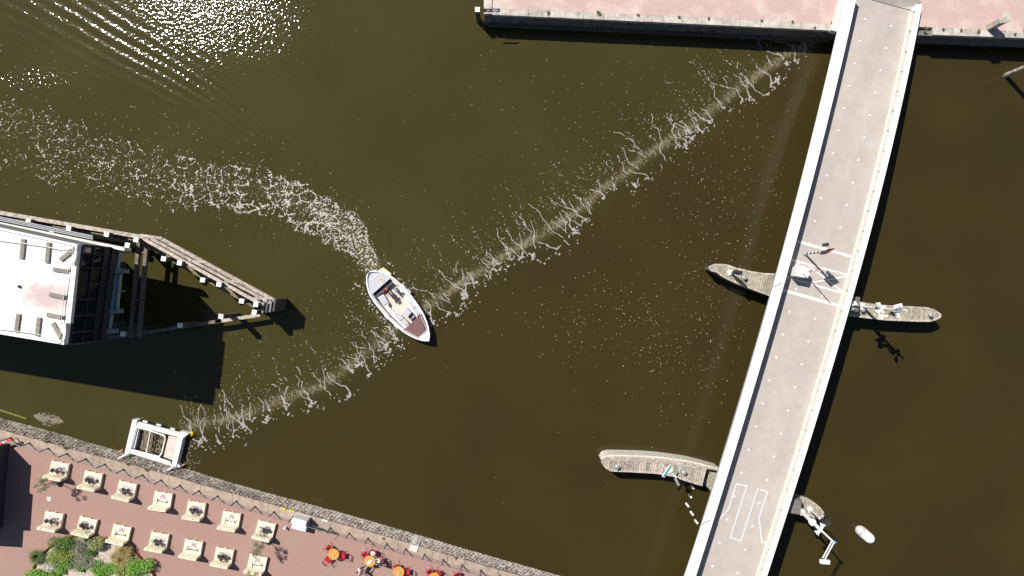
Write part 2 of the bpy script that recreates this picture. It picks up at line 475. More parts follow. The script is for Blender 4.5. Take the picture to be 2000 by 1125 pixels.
BARRIER = Curve2([(366, 838), (425, 822), (482, 810), (539, 785), (582, 768), (624, 755), (653, 739), (695, 702), (738, 671), (772, 643),
                  (840, 593), (880, 567), (920, 540), (960, 517), (1000, 490), (1040, 468), (1080, 444), (1133, 409), (1173, 371), (1213, 345),
                  (1250, 314), (1287, 287), (1318, 268), (1364, 237), (1411, 199), (1442, 172), (1489, 140), (1535, 109), (1582, 84), (1605, 74)], n=240)
SIDE = Curve2([(1597, 95), (1585, 135), (1562, 185), (1535, 240), (1505, 310), (1475, 390), (1455, 450), (1448, 520)], n=60)
WAKE = Curve2([(735, 532), (715, 500), (690, 462), (660, 432), (620, 410), (578, 390), (532, 374), (487, 363), (430, 357), (381, 352), (320, 336), (260, 320), (190, 304), (130, 290), (60, 268), (0, 245), (-60, 225)], n=160)
# the line from which the diverging bow waves fan out
EDGE = Curve2([(745, 520), (705, 455), (660, 385), (590, 300), (510, 232), (420, 160), (320, 95), (200, 25), (90, -45), (-60, -130)], n=140)

def wave(x, y):
    a, o, d = EDGE.near(x, y)
    # o > 0 on one side of the line; the train lies towards the wake
    grow = np.clip(a / 9.0, 0.35, 1.0)
    w = 0.55 + 0.16 * a
    n = o + 0.25 * (fbm(x * 0.35, y * 0.35, 3, 5) - 0.5)
    env = np.exp(-((n - 0.32 * w) / (0.5 * w)) ** 2) * smooth(0.0, 1.5, a) * np.exp(-a / 30.0)
    lam = 0.34 + 0.017 * a
    ph = 2 * np.pi * (n / lam) + 0.05 * a + 1.3 * fbm(x * 0.22, y * 0.22, 2, 9)
    h = 0.025 * env * grow ** 0.5 * np.cos(ph) * (0.55 + 0.9 * fbm(x * 0.5, y * 0.5, 3, 21))
    # transverse small train crossing it
    h += 0.0030 * env * np.cos(2 * np.pi * (a / 0.5 + n * 0.5) + 9 * fbm(x * 0.4, y * 0.4, 2, 3))
    # the slow rings on the south side of the wake
    c = W(640, 470)
    r = np.hypot(x - c.x, (y - c.y) * 1.25)
    a2, o2, d2 = WAKE.near(x, y)
    side = smooth(0.4, 2.0, o2) * np.exp(-((r - 5.0) / 4.5) ** 2)
    h += 0.0062 * side * np.cos(2 * np.pi * r / 0.7 + 4 * fbm(x * 0.25, y * 0.25, 3, 31)) * (0.3 + 1.2 * fbm(x * 0.4, y * 0.4, 3, 33))
    # prop wash
    wash = np.exp(-(d2 / 1.0) ** 2) * np.exp(-a2 / 14.0) * smooth(-0.5, 0.5, a2)
    h += 0.012 * wash * (fbm(x * 2.2, y * 2.2, 3, 41) - 0.5)
    return h

# ------------------------------------------------------------------ water
def water():
    xs = np.r_[np.linspace(-240, -46, 12), np.arange(-45, -9, 0.085), np.arange(-9, 45, 0.35), np.linspace(46, 240, 12)]
    ys = np.r_[np.linspace(-200, -27, 12), np.arange(-26, -4, 0.35), np.arange(-4, 25.5, 0.085), np.linspace(27, 200, 12)]
    X, Y = np.meshgrid(xs, ys)
    Z = wave(X, Y)
    inner = smooth(0, 3, X + 46) * smooth(0, 2, 26 - Y)
    Z = Z * inner
    ny, nx = X.shape
    me = bpy.data.meshes.new('water')
    co = np.stack([X, Y, Z], -1).reshape(-1, 3)
    i = np.arange(ny * nx).reshape(ny, nx)
    q = np.stack([i[:-1, :-1], i[:-1, 1:], i[1:, 1:], i[1:, :-1]], -1).reshape(-1, 4)
    me.vertices.add(len(co)); me.vertices.foreach_set('co', co.ravel())
    me.loops.add(q.size); me.loops.foreach_set('vertex_index', q.ravel())
    me.polygons.add(len(q)); me.polygons.foreach_set('loop_start', np.arange(0, q.size, 4)); me.polygons.foreach_set('loop_total', np.full(len(q), 4))
    me.update(calc_edges=True); me.polygons.foreach_set('use_smooth', np.ones(len(q), bool))
    # attributes: aerated water over the bubble tube, silt on the harbour side, browner lower right, pale streak by the bridge, ruffled patches
    ab, ob, db = BARRIER.near(X, Y)
    lo = ab / BARRIER.l[-1]
    wb = 0.30 + 0.10 * fbm(X * 0.5, Y * 0.5, 2, 77)
    pl = np.exp(-(db / wb) ** 2) * smooth(-0.01, 0.02, lo) * smooth(1.01, 0.97, lo)
    pl *= 0.15 + 0.85 * fbm(X * 1.3, Y * 1.3, 3, 55)
    as_, os_, ds = SIDE.near(X, Y)
    pl += 0.22 * np.exp(-(ds / (0.35 + 0.045 * as_)) ** 2) * smooth(0, 1.5, as_) * np.exp(-np.clip(as_, 0, 99) / 7.0) * smooth(SIDE.l[-1], SIDE.l[-1] - 7, as_)  # weak pale streak left of the bridge
    aw, ow, dw = WAKE.near(X, Y)
    pl += 0.85 * np.exp(-(dw / 0.55) ** 2) * smooth(-0.3, 0.6, aw) * np.exp(-np.clip(aw, 0, 99) / 7.5) * (0.3 + fbm(X * 2, Y * 2, 3, 59))
    silt_tone = smooth(1.5, -2.5, ob) * 0.75 + 0.25 * smooth(-20, 25, X - 0.4 * Y)  # silt across the barrier; second term browns the water towards lower right
    # wind-ruffled water
    c1 = W(440, 20); c2 = W(60, 40); c3 = W(60, 160)
    ruf = 1.15 * np.exp(-(((X - c1.x) / 7.6) ** 2 + ((Y - c1.y) / 5.6) ** 2) ** 1.4)
    ruf += 0.35 * np.exp(-(((X - c2.x) / 5.0) ** 2 + ((Y - c2.y) / 4.0) ** 2))
    ruf += 1.5 * np.exp(-(((X - c3.x) / 4.5) ** 2 + ((Y - c3.y) / 1.4) ** 2))
    ruf += 0.40 * np.exp(-(dw / 1.6) ** 2) * smooth(-0.3, 0.6, aw)
    ruf += 0.35 * smooth(12, 22, X)
    ruf = np.clip(ruf * (0.55 + 0.9 * fbm(X * 0.18, Y * 0.18, 3, 91)), 0, 1.8)
    for nm, val in (('plume', pl), ('silt_tone', silt_tone), ('ruffle', ruf)):
        at = me.attributes.new(nm, 'FLOAT', 'POINT'); at.data.foreach_set('value', val.ravel().astype(np.float32))
    m = bpy.data.materials.new('murky_canal_water'); m.use_nodes = True
    N = m.node_tree.nodes; L = m.node_tree.links; p = N['Principled BSDF']
    p.inputs['Roughness'].default_value = 0.07; p.inputs['IOR'].default_value = 1.333
    def attr(n):
        a = N.new('ShaderNodeAttribute'); a.attribute_name = n; return a.outputs['Fac']
    g = N.new('ShaderNodeNewGeometry')
    mx = N.new('ShaderNodeMix'); mx.data_type = 'RGBA'
    mx.inputs[6].default_value = (0.0440, 0.0375, 0.0108, 1); mx.inputs[7].default_value = (0.0350, 0.0258, 0.0076, 1)
    L.new(attr('silt_tone'), mx.inputs[0])
    nz = N.new('ShaderNodeTexNoise'); nz.inputs['Scale'].default_value = 0.12; nz.inputs['Detail'].default_value = 6; L.new(g.outputs['Position'], nz.inputs['Vector'])
    mr = N.new('ShaderNodeMapRange'); mr.inputs['From Min'].default_value = 0.3; mr.inputs['From Max'].default_value = 0.7; mr.inputs['To Min'].default_value = 0.9; mr.inputs['To Max'].default_value = 1.1
    L.new(nz.outputs['Fac'], mr.inputs['Value'])
    mm = N.new('ShaderNodeMix'); mm.data_type = 'RGBA'; mm.blend_type = 'MULTIPLY'; mm.inputs[0].default_value = 1
    L.new(mx.outputs[2], mm.inputs[6]); L.new(mr.outputs['Result'], mm.inputs[7])
    # bubbles and the pale streak: streaky pale brown
    n3 = N.new('ShaderNodeTexNoise'); n3.inputs['Scale'].default_value = 7.0; n3.inputs['Detail'].default_value = 6; n3.inputs['Roughness'].default_value = 0.75
    mp = N.new('ShaderNodeMapping'); mp.inputs['Rotation'].default_value = (0, 0, math.radians(58)); mp.inputs['Scale'].default_value = (0.55, 1.5, 1)
    L.new(g.outputs['Position'], mp.inputs['Vector']); L.new(mp.outputs['Vector'], n3.inputs['Vector'])
    r3 = N.new('ShaderNodeMapRange'); r3.inputs['From Min'].default_value = 0.44; r3.inputs['From Max'].default_value = 0.66
    L.new(n3.outputs['Fac'], r3.inputs['Value'])
    mu = N.new('ShaderNodeMath'); mu.operation = 'MULTIPLY'; L.new(attr('plume'), mu.inputs[0]); L.new(r3.outputs['Result'], mu.inputs[1])
    mc = N.new('ShaderNodeMath'); mc.operation = 'MINIMUM'; L.new(mu.outputs[0], mc.inputs[0]); mc.inputs[1].default_value = 0.9
    mb = N.new('ShaderNodeMix'); mb.data_type = 'RGBA'; L.new(mc.outputs[0], mb.inputs[0]); L.new(mm.outputs[2], mb.inputs[6])
    mb.inputs[7].default_value = (0.32, 0.27, 0.165, 1)
    L.new(mb.outputs[2], p.inputs['Base Color'])
    # ripples
    b1 = N.new('ShaderNodeTexNoise'); b1.inputs['Scale'].default_value = 4.4; b1.inputs['Detail'].default_value = 1.0; b1.inputs['Roughness'].default_value = 0.55
    L.new(g.outputs['Position'], b1.inputs['Vector'])
    ra = N.new('ShaderNodeMath'); ra.operation = 'MULTIPLY_ADD'; L.new(attr('ruffle'), ra.inputs[0]); ra.inputs[1].default_value = 1.0; ra.inputs[2].default_value = 0.22
    hh = N.new('ShaderNodeMath'); hh.operation = 'MULTIPLY'; L.new(b1.outputs['Fac'], hh.inputs[0]); L.new(ra.outputs[0], hh.inputs[1])
    bp = N.new('ShaderNodeBump'); bp.inputs['Strength'].default_value = 1.0; bp.inputs['Distance'].default_value = 0.027
    L.new(hh.outputs[0], bp.inputs['Height']); L.new(bp.outputs['Normal'], p.inputs['Normal'])
    me.materials.append(m)
    o = bpy.data.objects.new('water', me); COL.objects.link(o)
    tag(o, 'murky olive brown canal water with wake waves', None, None, 'structure')
water()

# ------------------------------------------------------------------ foam: thin rafts on the water, polygonised from a painted height field
RES = 0.033
X0, Y0 = -42.0, -23.6
NX, NY = int(84.0 / RES), int(47.2 / RES)
class Canvas:
    def __init__(s):
        s.f = np.zeros((NY, NX), np.float32)
    def dot(s, x, y, r, v=1.0):
        R = int(r * 2.2 / RES) + 2
        i = int((x - X0) / RES); j = int((y - Y0) / RES)
        i0, i1, j0, j1 = i - R, i + R + 1, j - R, j + R + 1
        if i0 < 0 or j0 < 0 or i1 >= NX or j1 >= NY:
            return
        gx = X0 + np.arange(i0, i1) * RES - x; gy = Y0 + np.arange(j0, j1) * RES - y
        d = np.sqrt(gx[None, :] ** 2 + gy[:, None] ** 2)
        s.f[j0:j1, i0:i1] = np.maximum(s.f[j0:j1, i0:i1], v * (1.0 - 0.5 * d / r))
    def path(s, pts, rs):
        pts = np.array(pts)
        for k in range(len(pts) - 1):
            L = np.hypot(*(pts[k + 1] - pts[k])); n = max(1, int(L / (0.6 * max(0.03, min(rs[k], rs[k + 1])))))
            for q in range(n):
                t = q / n
                p = pts[k] * (1 - t) + pts[k + 1] * t
                s.dot(p[0], p[1], rs[k] * (1 - t) + rs[k + 1] * t)

def polygonise(f, thr, zlift, hgt, name, m, label):
    a = f[:-1, :-1]; b = f[:-1, 1:]; c = f[1:, 1:]; d = f[1:, :-1]
    code = (a > thr) * 1 + (b > thr) * 2 + (c > thr) * 4 + (d > thr) * 8
    # polygon recipes: corners 0..3, edge midpoints 4..7 (4 = a-b, 5 = b-c, 6 = c-d, 7 = d-a)
    rec = {1: [0, 4, 7], 2: [1, 5, 4], 4: [2, 6, 5], 8: [3, 7, 6], 3: [0, 1, 5, 7], 6: [1, 2, 6, 4], 12: [2, 3, 7, 5], 9: [3, 0, 4, 6],
           5: [0, 4, 5, 2, 6, 7], 10: [4, 1, 5, 6, 3, 7], 7: [0, 1, 2, 6, 7], 14: [1, 2, 3, 7, 4], 13: [2, 3, 0, 4, 5], 11: [3, 0, 1, 5, 6], 15: [0, 1, 2, 3]}
    V = []; S = []; base = 0
    starts = []; tot = []
    for cd, r in rec.items():
        jj, ii = np.nonzero(code == cd)
        if len(jj) == 0:
            continue
        fa = f[jj, ii]; fb = f[jj, ii + 1]; fc = f[jj + 1, ii + 1]; fd = f[jj + 1, ii]
        def mid(p, q):
            t = (thr - p) / np.where(np.abs(q - p) < 1e-6, 1e-6, q - p)
            return np.clip(t, 0, 1)
        x = X0 + ii * RES; y = Y0 + jj * RES
        P = {0: (x, y, fa), 1: (x + RES, y, fb), 2: (x + RES, y + RES, fc), 3: (x, y + RES, fd),
             4: (x + RES * mid(fa, fb), y, None), 5: (x + RES, y + RES * mid(fb, fc), None),
             6: (x + RES * (1 - mid(fc, fd)), y + RES, None), 7: (x, y + RES * (1 - mid(fd, fa)), None)}
        poly = []
        for k in r:
            px, py, pf = P[k]
            pz = np.zeros_like(px) if pf is None else np.clip((pf - thr) * 2.2, 0, 1)
            poly.append(np.stack([px, py, pz], -1))
        poly = np.stack(poly, 1)                      # n, k, 3
        n, k, _ = poly.shape
        V.append(poly.reshape(-1, 3)); tot.append(np.full(n, k))
    V = np.concatenate(V); tot = np.concatenate(tot)
    hw = wave(V[:, 0], V[:, 1]) if len(V) < 900000 else 0
    V[:, 2] = zlift + hgt * V[:, 2] + hw
    # merge coincident corners
    key = np.round(V[:, :2] / (RES * 0.02)).astype(np.int64)
    _, first, inv = np.unique(key[:, 0] * 10000019 + key[:, 1], return_index=True, return_inverse=True)
    inv = inv.ravel(); co = V[first]
    me = bpy.data.meshes.new(name)
    me.vertices.add(len(co)); me.vertices.foreach_set('co', co.ravel())
    me.loops.add(len(inv)); me.loops.foreach_set('vertex_index', inv)
    st = np.r_[0, np.cumsum(tot)[:-1]]
    me.polygons.add(len(tot)); me.polygons.foreach_set('loop_start', st); me.polygons.foreach_set('loop_total', tot)
    me.update(calc_edges=True); me.validate()
    me.materials.append(m)
    o = bpy.data.objects.new(name, me); COL.objects.link(o)
    tag(o, label, None, None, 'stuff')
    print(name, len(tot), 'faces')
    return o

GX, GY = np.meshgrid(X0 + np.arange(NX) * RES, Y0 + np.arange(NY) * RES)
NOI = (vnoise(GX * 6.5, GY * 6.5, 3) * 0.6 + vnoise(GX * 14, GY * 14, 4) * 0.4).astype(np.float32) - 0.5

def wp(u, v):
    p = W(u, v); return (p.x, p.y)

def barrier_foam():
    cv = Canvas(); th = Canvas(); L = BARRIER.l[-1]
    R = random.Random(5)
    def wig():
        A = [(R.uniform(.06, .26), R.uniform(1.4, 2.8), R.uniform(0, 6.3)), (R.uniform(.03, .09), R.uniform(4, 7), R.uniform(0, 6.3)), (R.uniform(.01, .035), R.uniform(10, 15), R.uniform(0, 6.3))]
        sl = R.uniform(-.45, .35)
        return lambda n: sl * n + sum(a * math.sin(k * n + p) for a, k, p in A)
    def draw(fs, n0, n1, w0, w1, brk, canvas=None):
        canvas = canvas or cv
        m = max(6, int(abs(n1 - n0) / .085)); pts = []; rs = []
        for i in range(m):
            t = i / (m - 1); n = n0 + (n1 - n0) * t
            x, y = BARRIER.at(fs(n), n); pts.append((float(x), float(y)))
            rs.append((w0 + (w1 - w0) * t ** 2) * R.uniform(.7, 1.35))
        on = True
        for i in range(m - 1):
            if R.random() < .35: on = R.random() > brk * (1.1 - i / m)
            if on: canvas.path(pts[i:i + 2], rs[i:i + 2])
    def worm(x, y, ln, w, drift=(0, 0)):
        if ln < .06:
            cv.dot(x, y, w); return
        a = R.uniform(0, 6.3); pts = [(x, y)]; rs = [w]
        for _ in range(max(1, int(ln / .07))):
            a += R.gauss(0, .7); x += .07 * math.cos(a) + drift[0]; y += .07 * math.sin(a) + drift[1]
            pts.append((x, y)); rs.append(w * R.uniform(.55, 1.3))
        cv.path(pts, rs)
    a = 0.25
    while a < L - 0.2:
        amp = 0.8 + 0.3 * math.sin(a * .62) + 0.25 * R.random()
        up = R.uniform(0.45, 2.5) * amp; dn = -R.uniform(0.35, 1.6) * amp
        big = R.random(); wf = wig(); a0 = a
        f = lambda n, a0=a0, wf=wf: a0 + wf(n)
        draw(f, up, dn, R.uniform(.025, .033), R.uniform(.036, .065) if big > .4 else .032, .34)
        for _ in range(R.choice([0, 0, 1, 1, 2])):            # tributaries that join it
            nj = R.uniform(dn, .35 * up); n0 = nj + R.uniform(.4, 1.5); off = R.choice([-1, 1]) * R.uniform(.2, .75); w2 = wig()
            g = lambda n, nj=nj, n0=n0, off=off, w2=w2, f=f: f(nj) + (off + .6 * (w2(n) - w2(nj))) * max(0, (n - nj) / (n0 - nj)) ** .8 + (f(n) - f(nj)) * .5
            draw(g, n0, nj, .025, .030, .4)
        ex, ey = (float(q) for q in BARRIER.at(f(dn), dn))
        if big > .4:                                          # gathered foam where the thread ends
            for _ in range(R.randint(1, 5)):
                worm(ex + R.gauss(0, .12), ey + R.gauss(0, .10), R.uniform(.12, .4), R.uniform(.034, .07))
        if R.random() < .45:                                  # links along the front
            s1 = f(dn) + R.choice([-1, 1]) * R.uniform(.3, .9); k = 0
            for q in np.linspace(f(dn), s1, 8):
                if R.random() < .7:
                    x, y = BARRIER.at(q, dn + .12 * math.sin(q * 5) + R.gauss(0, .05)); worm(float(x), float(y), R.uniform(.06, .2), R.uniform(.035, .06))
        for _ in range(R.randint(1, 7)):                      # rafts broken loose on the harbour side
            x, y = BARRIER.at(a + R.gauss(0, .6), dn - abs(R.gauss(0, .35)))
            worm(float(x), float(y), R.uniform(.0, .16), R.choice([.03, .035, .045, .06]))
        a += R.choice([.25, .38, .55, .8, 1.05, 1.4])
    for _ in range(120):                                      # trains of dots drawn in from the far side
        a = R.uniform(0, L); n = R.uniform(.4, 1.6); wf = wig(); k = 0; ln = R.uniform(.8, 4.2)
        while k < ln:
            if R.random() < .7 * math.exp(-k / 3.0):
                x, y = BARRIER.at(a + wf(n + k * .6), n + k)
                worm(float(x) + R.gauss(0, .04), float(y) + R.gauss(0, .04), R.choice([.01, .01, .01, .08]), R.choice([.026, .028, .032, .04]))
            k += R.uniform(.07, .24)
    for _ in range(900):
        a = R.uniform(0, L); n = .4 + R.expovariate(1 / 1.9)
        x, y = BARRIER.at(a, n); cv.dot(float(x), float(y), R.choice([.026, .028, .033]))
    f = cv.f + np.where(cv.f > 0.05, NOI * 0.46, 0)
    polygonise(f, 0.5, 0.010, 0.022, 'bubble_foam', M['foam'], 'pale grey foam streaks gathered along the bubble line across the canal')
    # the bubbling core itself: short tan threads
    for _ in range(1500):
        a = R.uniform(0, L); n = R.gauss(0, .17 + .05 * math.sin(a * 1.7)); wf = wig(); l = R.uniform(.12, .5)
        if fbm(np.array([a * .8]), np.array([3.3]), 2, 7)[0] < R.uniform(.2, .62): continue
        draw(lambda q, a=a, wf=wf: a + 1.2 * wf(q), n + l / 2, n - l / 2, .026, .026, .35, th)
    f = th.f + np.where(th.f > 0.05, NOI * 0.5, 0)
    polygonise(f, 0.5, 0.004, 0.004, 'bubble_plume', M['plume'], 'thin tan threads of rising air bubbles along the bubble line')

def wake_foam():
    a, o, d = WAKE.near(GX[:, :], GY[:, :]) if False else (None, None, None)
    # evaluate only inside the wake's own box
    i0, i1 = 0, int((W(790, 0).x - X0) / RES); j0, j1 = int((W(0, 560).y - Y0) / RES), int((W(0, 170).y - Y0) / RES)
    x = GX[j0:j1, i0:i1]; y = GY[j0:j1, i0:i1]
    # coarse distance then upsample by direct evaluation on a thinned grid
    st = 6
    xc = x[::st, ::st]; yc = y[::st, ::st]
    ac, oc, dc = WAKE.near(xc, yc)
    def up(z):
        r = np.arange(z.shape[0]) * st; c = np.arange(z.shape[1]) * st
        t = np.stack([np.interp(np.arange(x.shape[1]), c, z[k]) for k in range(z.shape[0])])
        return np.stack([np.interp(np.arange(x.shape[0]), r, t[:, k]) for k in range(x.shape[1])], 1)
    a = up(ac); o = up(oc)
    half = 0.62 + 0.30 * np.clip(a, 0, 3.4) + 0.05 * np.clip(a - 3.4, 0, 99)
    o = o - 0.15 * half
    e = np.abs(o) / half + 0.75 * (fbm(x * 0.9, y * 0.9, 3, 83) - 0.5)
    inside = smooth(1.25, 0.8, e) * smooth(-0.35, 0.15, a)
    wx = x + 0.35 * (fbm(x * 1.1, y * 1.1, 3, 61) - 0.5) * 2; wy = y + 0.35 * (fbm(x * 1.1, y * 1.1, 3, 62) - 0.5) * 2
    cell = worley_edge(wx * 1.15, wy * 1.35, 8)
    cell2 = worley_edge(wx * 3.1, wy * 3.4, 9)
    fine = fbm(x * 12.5, y * 12.5, 2, 66)
    big = fbm(x * 0.55, y * 0.7, 3, 69)
    aa = np.clip(a, 0, 99)
    mid = smooth(2.0, 6.0, a) * np.exp(-np.clip(a - 10, 0, 99) / 9.0)
    edge_band = np.exp(-((o + 0.80 * half) / (0.24 * half)) ** 2) * smooth(0.2, 1.5, a) * np.exp(-aa / 11)
    core = np.exp(-((o - 0.05 * half) / (0.15 * half)) ** 2) * smooth(2.0, 4.5, a) * np.exp(-np.clip(a - 7, 0, 99) / 2.5)
    thr = 0.555 + 0.19 * smooth(1.0, 8.0, a) + 0.04 * smooth(8, 22, a) - 0.10 * edge_band - 0.12 * core + 0.06 * smooth(0.3, 1.0, e) + 0.03 * smooth(12, 24, a) - 0.12 * (big - 0.5)
    fleck = fine - thr
    web = np.minimum(np.minimum(0.034 + 0.02 * mid - 0.035 * smooth(11, 22, a) - cell * 0.55 + 0.20 * (fine - 0.5), (big - 0.28) * 0.8), 0.6 * (fine - 0.40 - 0.10 * smooth(12, 22, a)))
    web2 = np.minimum(np.minimum(0.008 + 0.018 * mid - 0.03 * smooth(10, 20, a) - cell2 * 0.35 + 0.16 * (fine - 0.5), (big - 0.42) * 0.8), 0.6 * (fine - 0.44))
    v = np.maximum(np.maximum(fleck, np.where(a > 3.0, web * 1.3, -1)), np.where(a > 2.0, web2 * 1.3, -1))
    v = v - (1 - inside) * 0.8
    f = np.zeros((NY, NX), np.float32); f[j0:j1, i0:i1] = np.clip(0.5 + v * 2.2, 0, 1)
    cv = Canvas(); R = random.Random(9)
    for _ in range(900):                                     # loose flecks around the wake
        s = R.uniform(0, WAKE.l[-1]); n = R.gauss(0, 1.0) * (0.8 + 0.08 * s)
        px, py = WAKE.at(s, n); cv.dot(float(px), float(py), R.choice([0.026, 0.03, 0.04]))
    for _ in range(130):                                     # along the boat's sides
        t = R.random(); p = W(722 + 95 * t + R.choice([-1, 1]) * 0, 528 + 130 * t)
        sd = R.choice([-1, 1]); q = 1.35 + abs(R.gauss(0, 0.22))
        cv.dot(p.x + sd * 0.75 * q, p.y + sd * 0.66 * q, R.choice([0.03, 0.05, 0.07]))
    f = np.maximum(f, cv.f + np.where(cv.f > 0.05, NOI * 0.3, 0))
    polygonise(f, 0.5, 0.012, 0.03, 'wake_foam', M['foam_w'], 'white churned foam trailing behind the motor launch')

def drift_specks():
    cv = Canvas(); R = random.Random(21)
    blobs = [(1225, 610, 105, 62, 230), (1395, 455, 80, 90, 210), (1330, 330, 90, 60, 120), (1285, 705, 70, 40, 80), (1420, 640, 60, 90, 110),
             (1470, 250, 50, 60, 50), (1120, 640, 60, 30, 50), (1350, 780, 70, 40, 30), (700, 640, 60, 60, 60), (1150, 200, 160, 80, 90), (560, 640, 120, 60, 60)]
    for (u, v, su, sv, n) in blobs:
        for _ in range(n):
            uu = R.gauss(u, su); vv = R.gauss(v, sv)
            # drawn into faint rows
            if R.random() < 0.5:
                k = round((vv + 0.5 * uu) / 17.0) * 17.0; vv = k - 0.5 * uu + R.gauss(0, 2.0)
            if uu > 1690 - 0.29 * vv - 45 or vv < 75 or (uu < 560 and vv < 610):
                continue
            p = W(uu, vv); cv.dot(p.x, p.y, R.choice([0.026, 0.027, 0.03, 0.032, 0.038]))
    for _ in range(45):
        uu = R.uniform(600, 1900); vv = R.uniform(60, 1000)
        if uu > 1690 - 0.29 * vv - 60 and uu < 1850 - 0.29 * vv + 60:
            continue
        p = W(uu, vv); cv.dot(p.x, p.y, 0.026)
    f = cv.f + np.where(cv.f > 0.05, NOI * 0.3, 0)
    polygonise(f, 0.5, 0.006, 0.015, 'drifting_specks', M['foam_s'], 'tiny pale specks of fluff and litter drifting on the water')
    cv = Canvas()
    for (u0, v0, n, su, sv, rot) in ((95, 818, 650, 20, 5.5, 0.2), (356, 872, 40, 12, 26, 0), (375, 900, 60, 12, 9, 0.0), (360, 835, 60, 10, 12, 0)):   # litter rafts
        for _ in range(n):
            a, b = R.uniform(-1, 1) * su * 1.45, R.gauss(0, sv)
            b *= max(.1, 1 - (a / (su * 1.5)) ** 2)
            p = W(u0 + a * math.cos(rot) - b * math.sin(rot), v0 + a * math.sin(rot) + b * math.cos(rot))
            cv.dot(p.x, p.y, R.choice([0.03, 0.035, 0.045]))
    f = cv.f + np.where(cv.f > 0.05, NOI * 0.4, 0)
    polygonise(f, 0.5, 0.008, 0.02, 'litter_rafts', M['scum'], 'grey scum and litter gathered beside the bank')


barrier_foam()
wake_foam()
drift_specks()

# ------------------------------------------------------------------ north quay
ZN = 2.0
def north_quay():
    cop_out = interp_poly([(944, 28.0), (1200, 39.5), (1400, 49), (1480, 53), (1625, 60), (1796, 67), (2000, 74.5), (2150, 80)])
    cop_in = interp_poly([(944, 15.5), (975, 17), (1400, 36), (1480, 40), (1625, 47), (1800, 53), (2000, 62), (2150, 68)])
    us = np.linspace(962, 2150, 60)
    poly = [W(u, cop_in(u) - 0.4, ZN) for u in us]
    far = [(120, 150), (W(962, 0, ZN).x, 150)]
    m = MB(); m.prism([(p.x, p.y) for p in poly] + far, ZN - 0.5, ZN)
    tag(m.build('north_pavement', M['pave_n']), 'sunlit pink brick paving of the north quay', None, None, 'structure')
    # the wall below, with its coping stones as parts
    q = thing('quay_wall', W(1400, 49, 0), 'dark quay wall with pale concrete coping below the pink paving', 'wall')
    body = [W(u, cop_out(u) - 0.6, ZN) for u in us] + [W(u, cop_in(u) - 3, ZN) for u in us[::-1]]
    m = MB(); m.prism([(p.x, p.y) for p in body], -1.5, ZN - 0.28)
    w0 = W(945.5, 29, ZN); w1 = W(960, 10, ZN)
    m.prism([(w0.x, w0.y), (W(962, 29, ZN).x, w0.y), (W(962, 0, ZN).x, 150), (w0.x, 150)], -1.5, ZN - 0.285)
    m.build('wall_face', M['wall'], q)
    # a timber wale and a step along the foot
    a = [W(u, cop_out(u), ZN) for u in (952, 1300, 1640)]
    m = MB()
    for i in range(2):
        m.beam((a[i].x, a[i].y - 0.08, 0.35), (a[i + 1].x, a[i + 1].y - 0.08, 0.35), 0.22, 0.7)
    m.build('foot_beam', M['timber_dark'], q)
    u = 961.5
    R = random.Random(3)
    while u < 2120:
        du = R.uniform(33, 41)
        e = min(u + du, 2120)
        if not (1648 < u < 1790):
            pts = [W(u + .35, cop_out(u), ZN), W(e - .35, cop_out(e), ZN), W(e - .35, cop_in(e), ZN), W(u + .35, cop_in(u), ZN)]
            m = MB(); m.prism([(p.x, p.y) for p in pts], ZN - 0.3, ZN + 0.012 + R.uniform(0, 0.02))
            m.build('coping_stone', M['conc'], q)
        u = e
    v = 27.0
    while v > -60:                                            # coping along the west return
        e = v - R.uniform(24, 33)
        pts = [W(945, v, ZN), W(960.5, v, ZN), W(960.5, e + .4, ZN), W(945, e + .4, ZN)]
        m = MB(); m.prism([(p.x, p.y) for p in pts], ZN - 0.3, ZN + 0.015)
        m.build('coping_stone', M['conc'], q)
        v = e
    for (u, v) in ((1098.5, 37.4), (1227.5, 43.2)):           # red rings hanging on the wall
        p = W(u, v, 1.5)
        c = [(p.x + 0.11 * math.cos(t), p.y - 0.03, 1.45 + 0.11 * math.sin(t)) for t in np.linspace(0, 2 * math.pi, 11)[:-1]]
        m = MB(); m.tube(c, 0.025, 5, True); m.build('mooring_ring', M['red_rust'], q)
    return cop_out, cop_in
N_OUT, N_IN = north_quay()

# white concrete edge beside the bridge
m = MB()
pp = [W(1642.5, -6, ZN + .35), W(1649.5, -6, ZN + .35), W(1634, 61.5, ZN + .35), W(1623.5, 58.5, ZN + .35)]
m.prism([(p.x, p.y) for p in pp], ZN - 0.2, ZN + .35)
tag(m.build('abutment_edge', M['white_dirty']), 'white concrete edge strip on the quay beside the bridge', 'kerb')

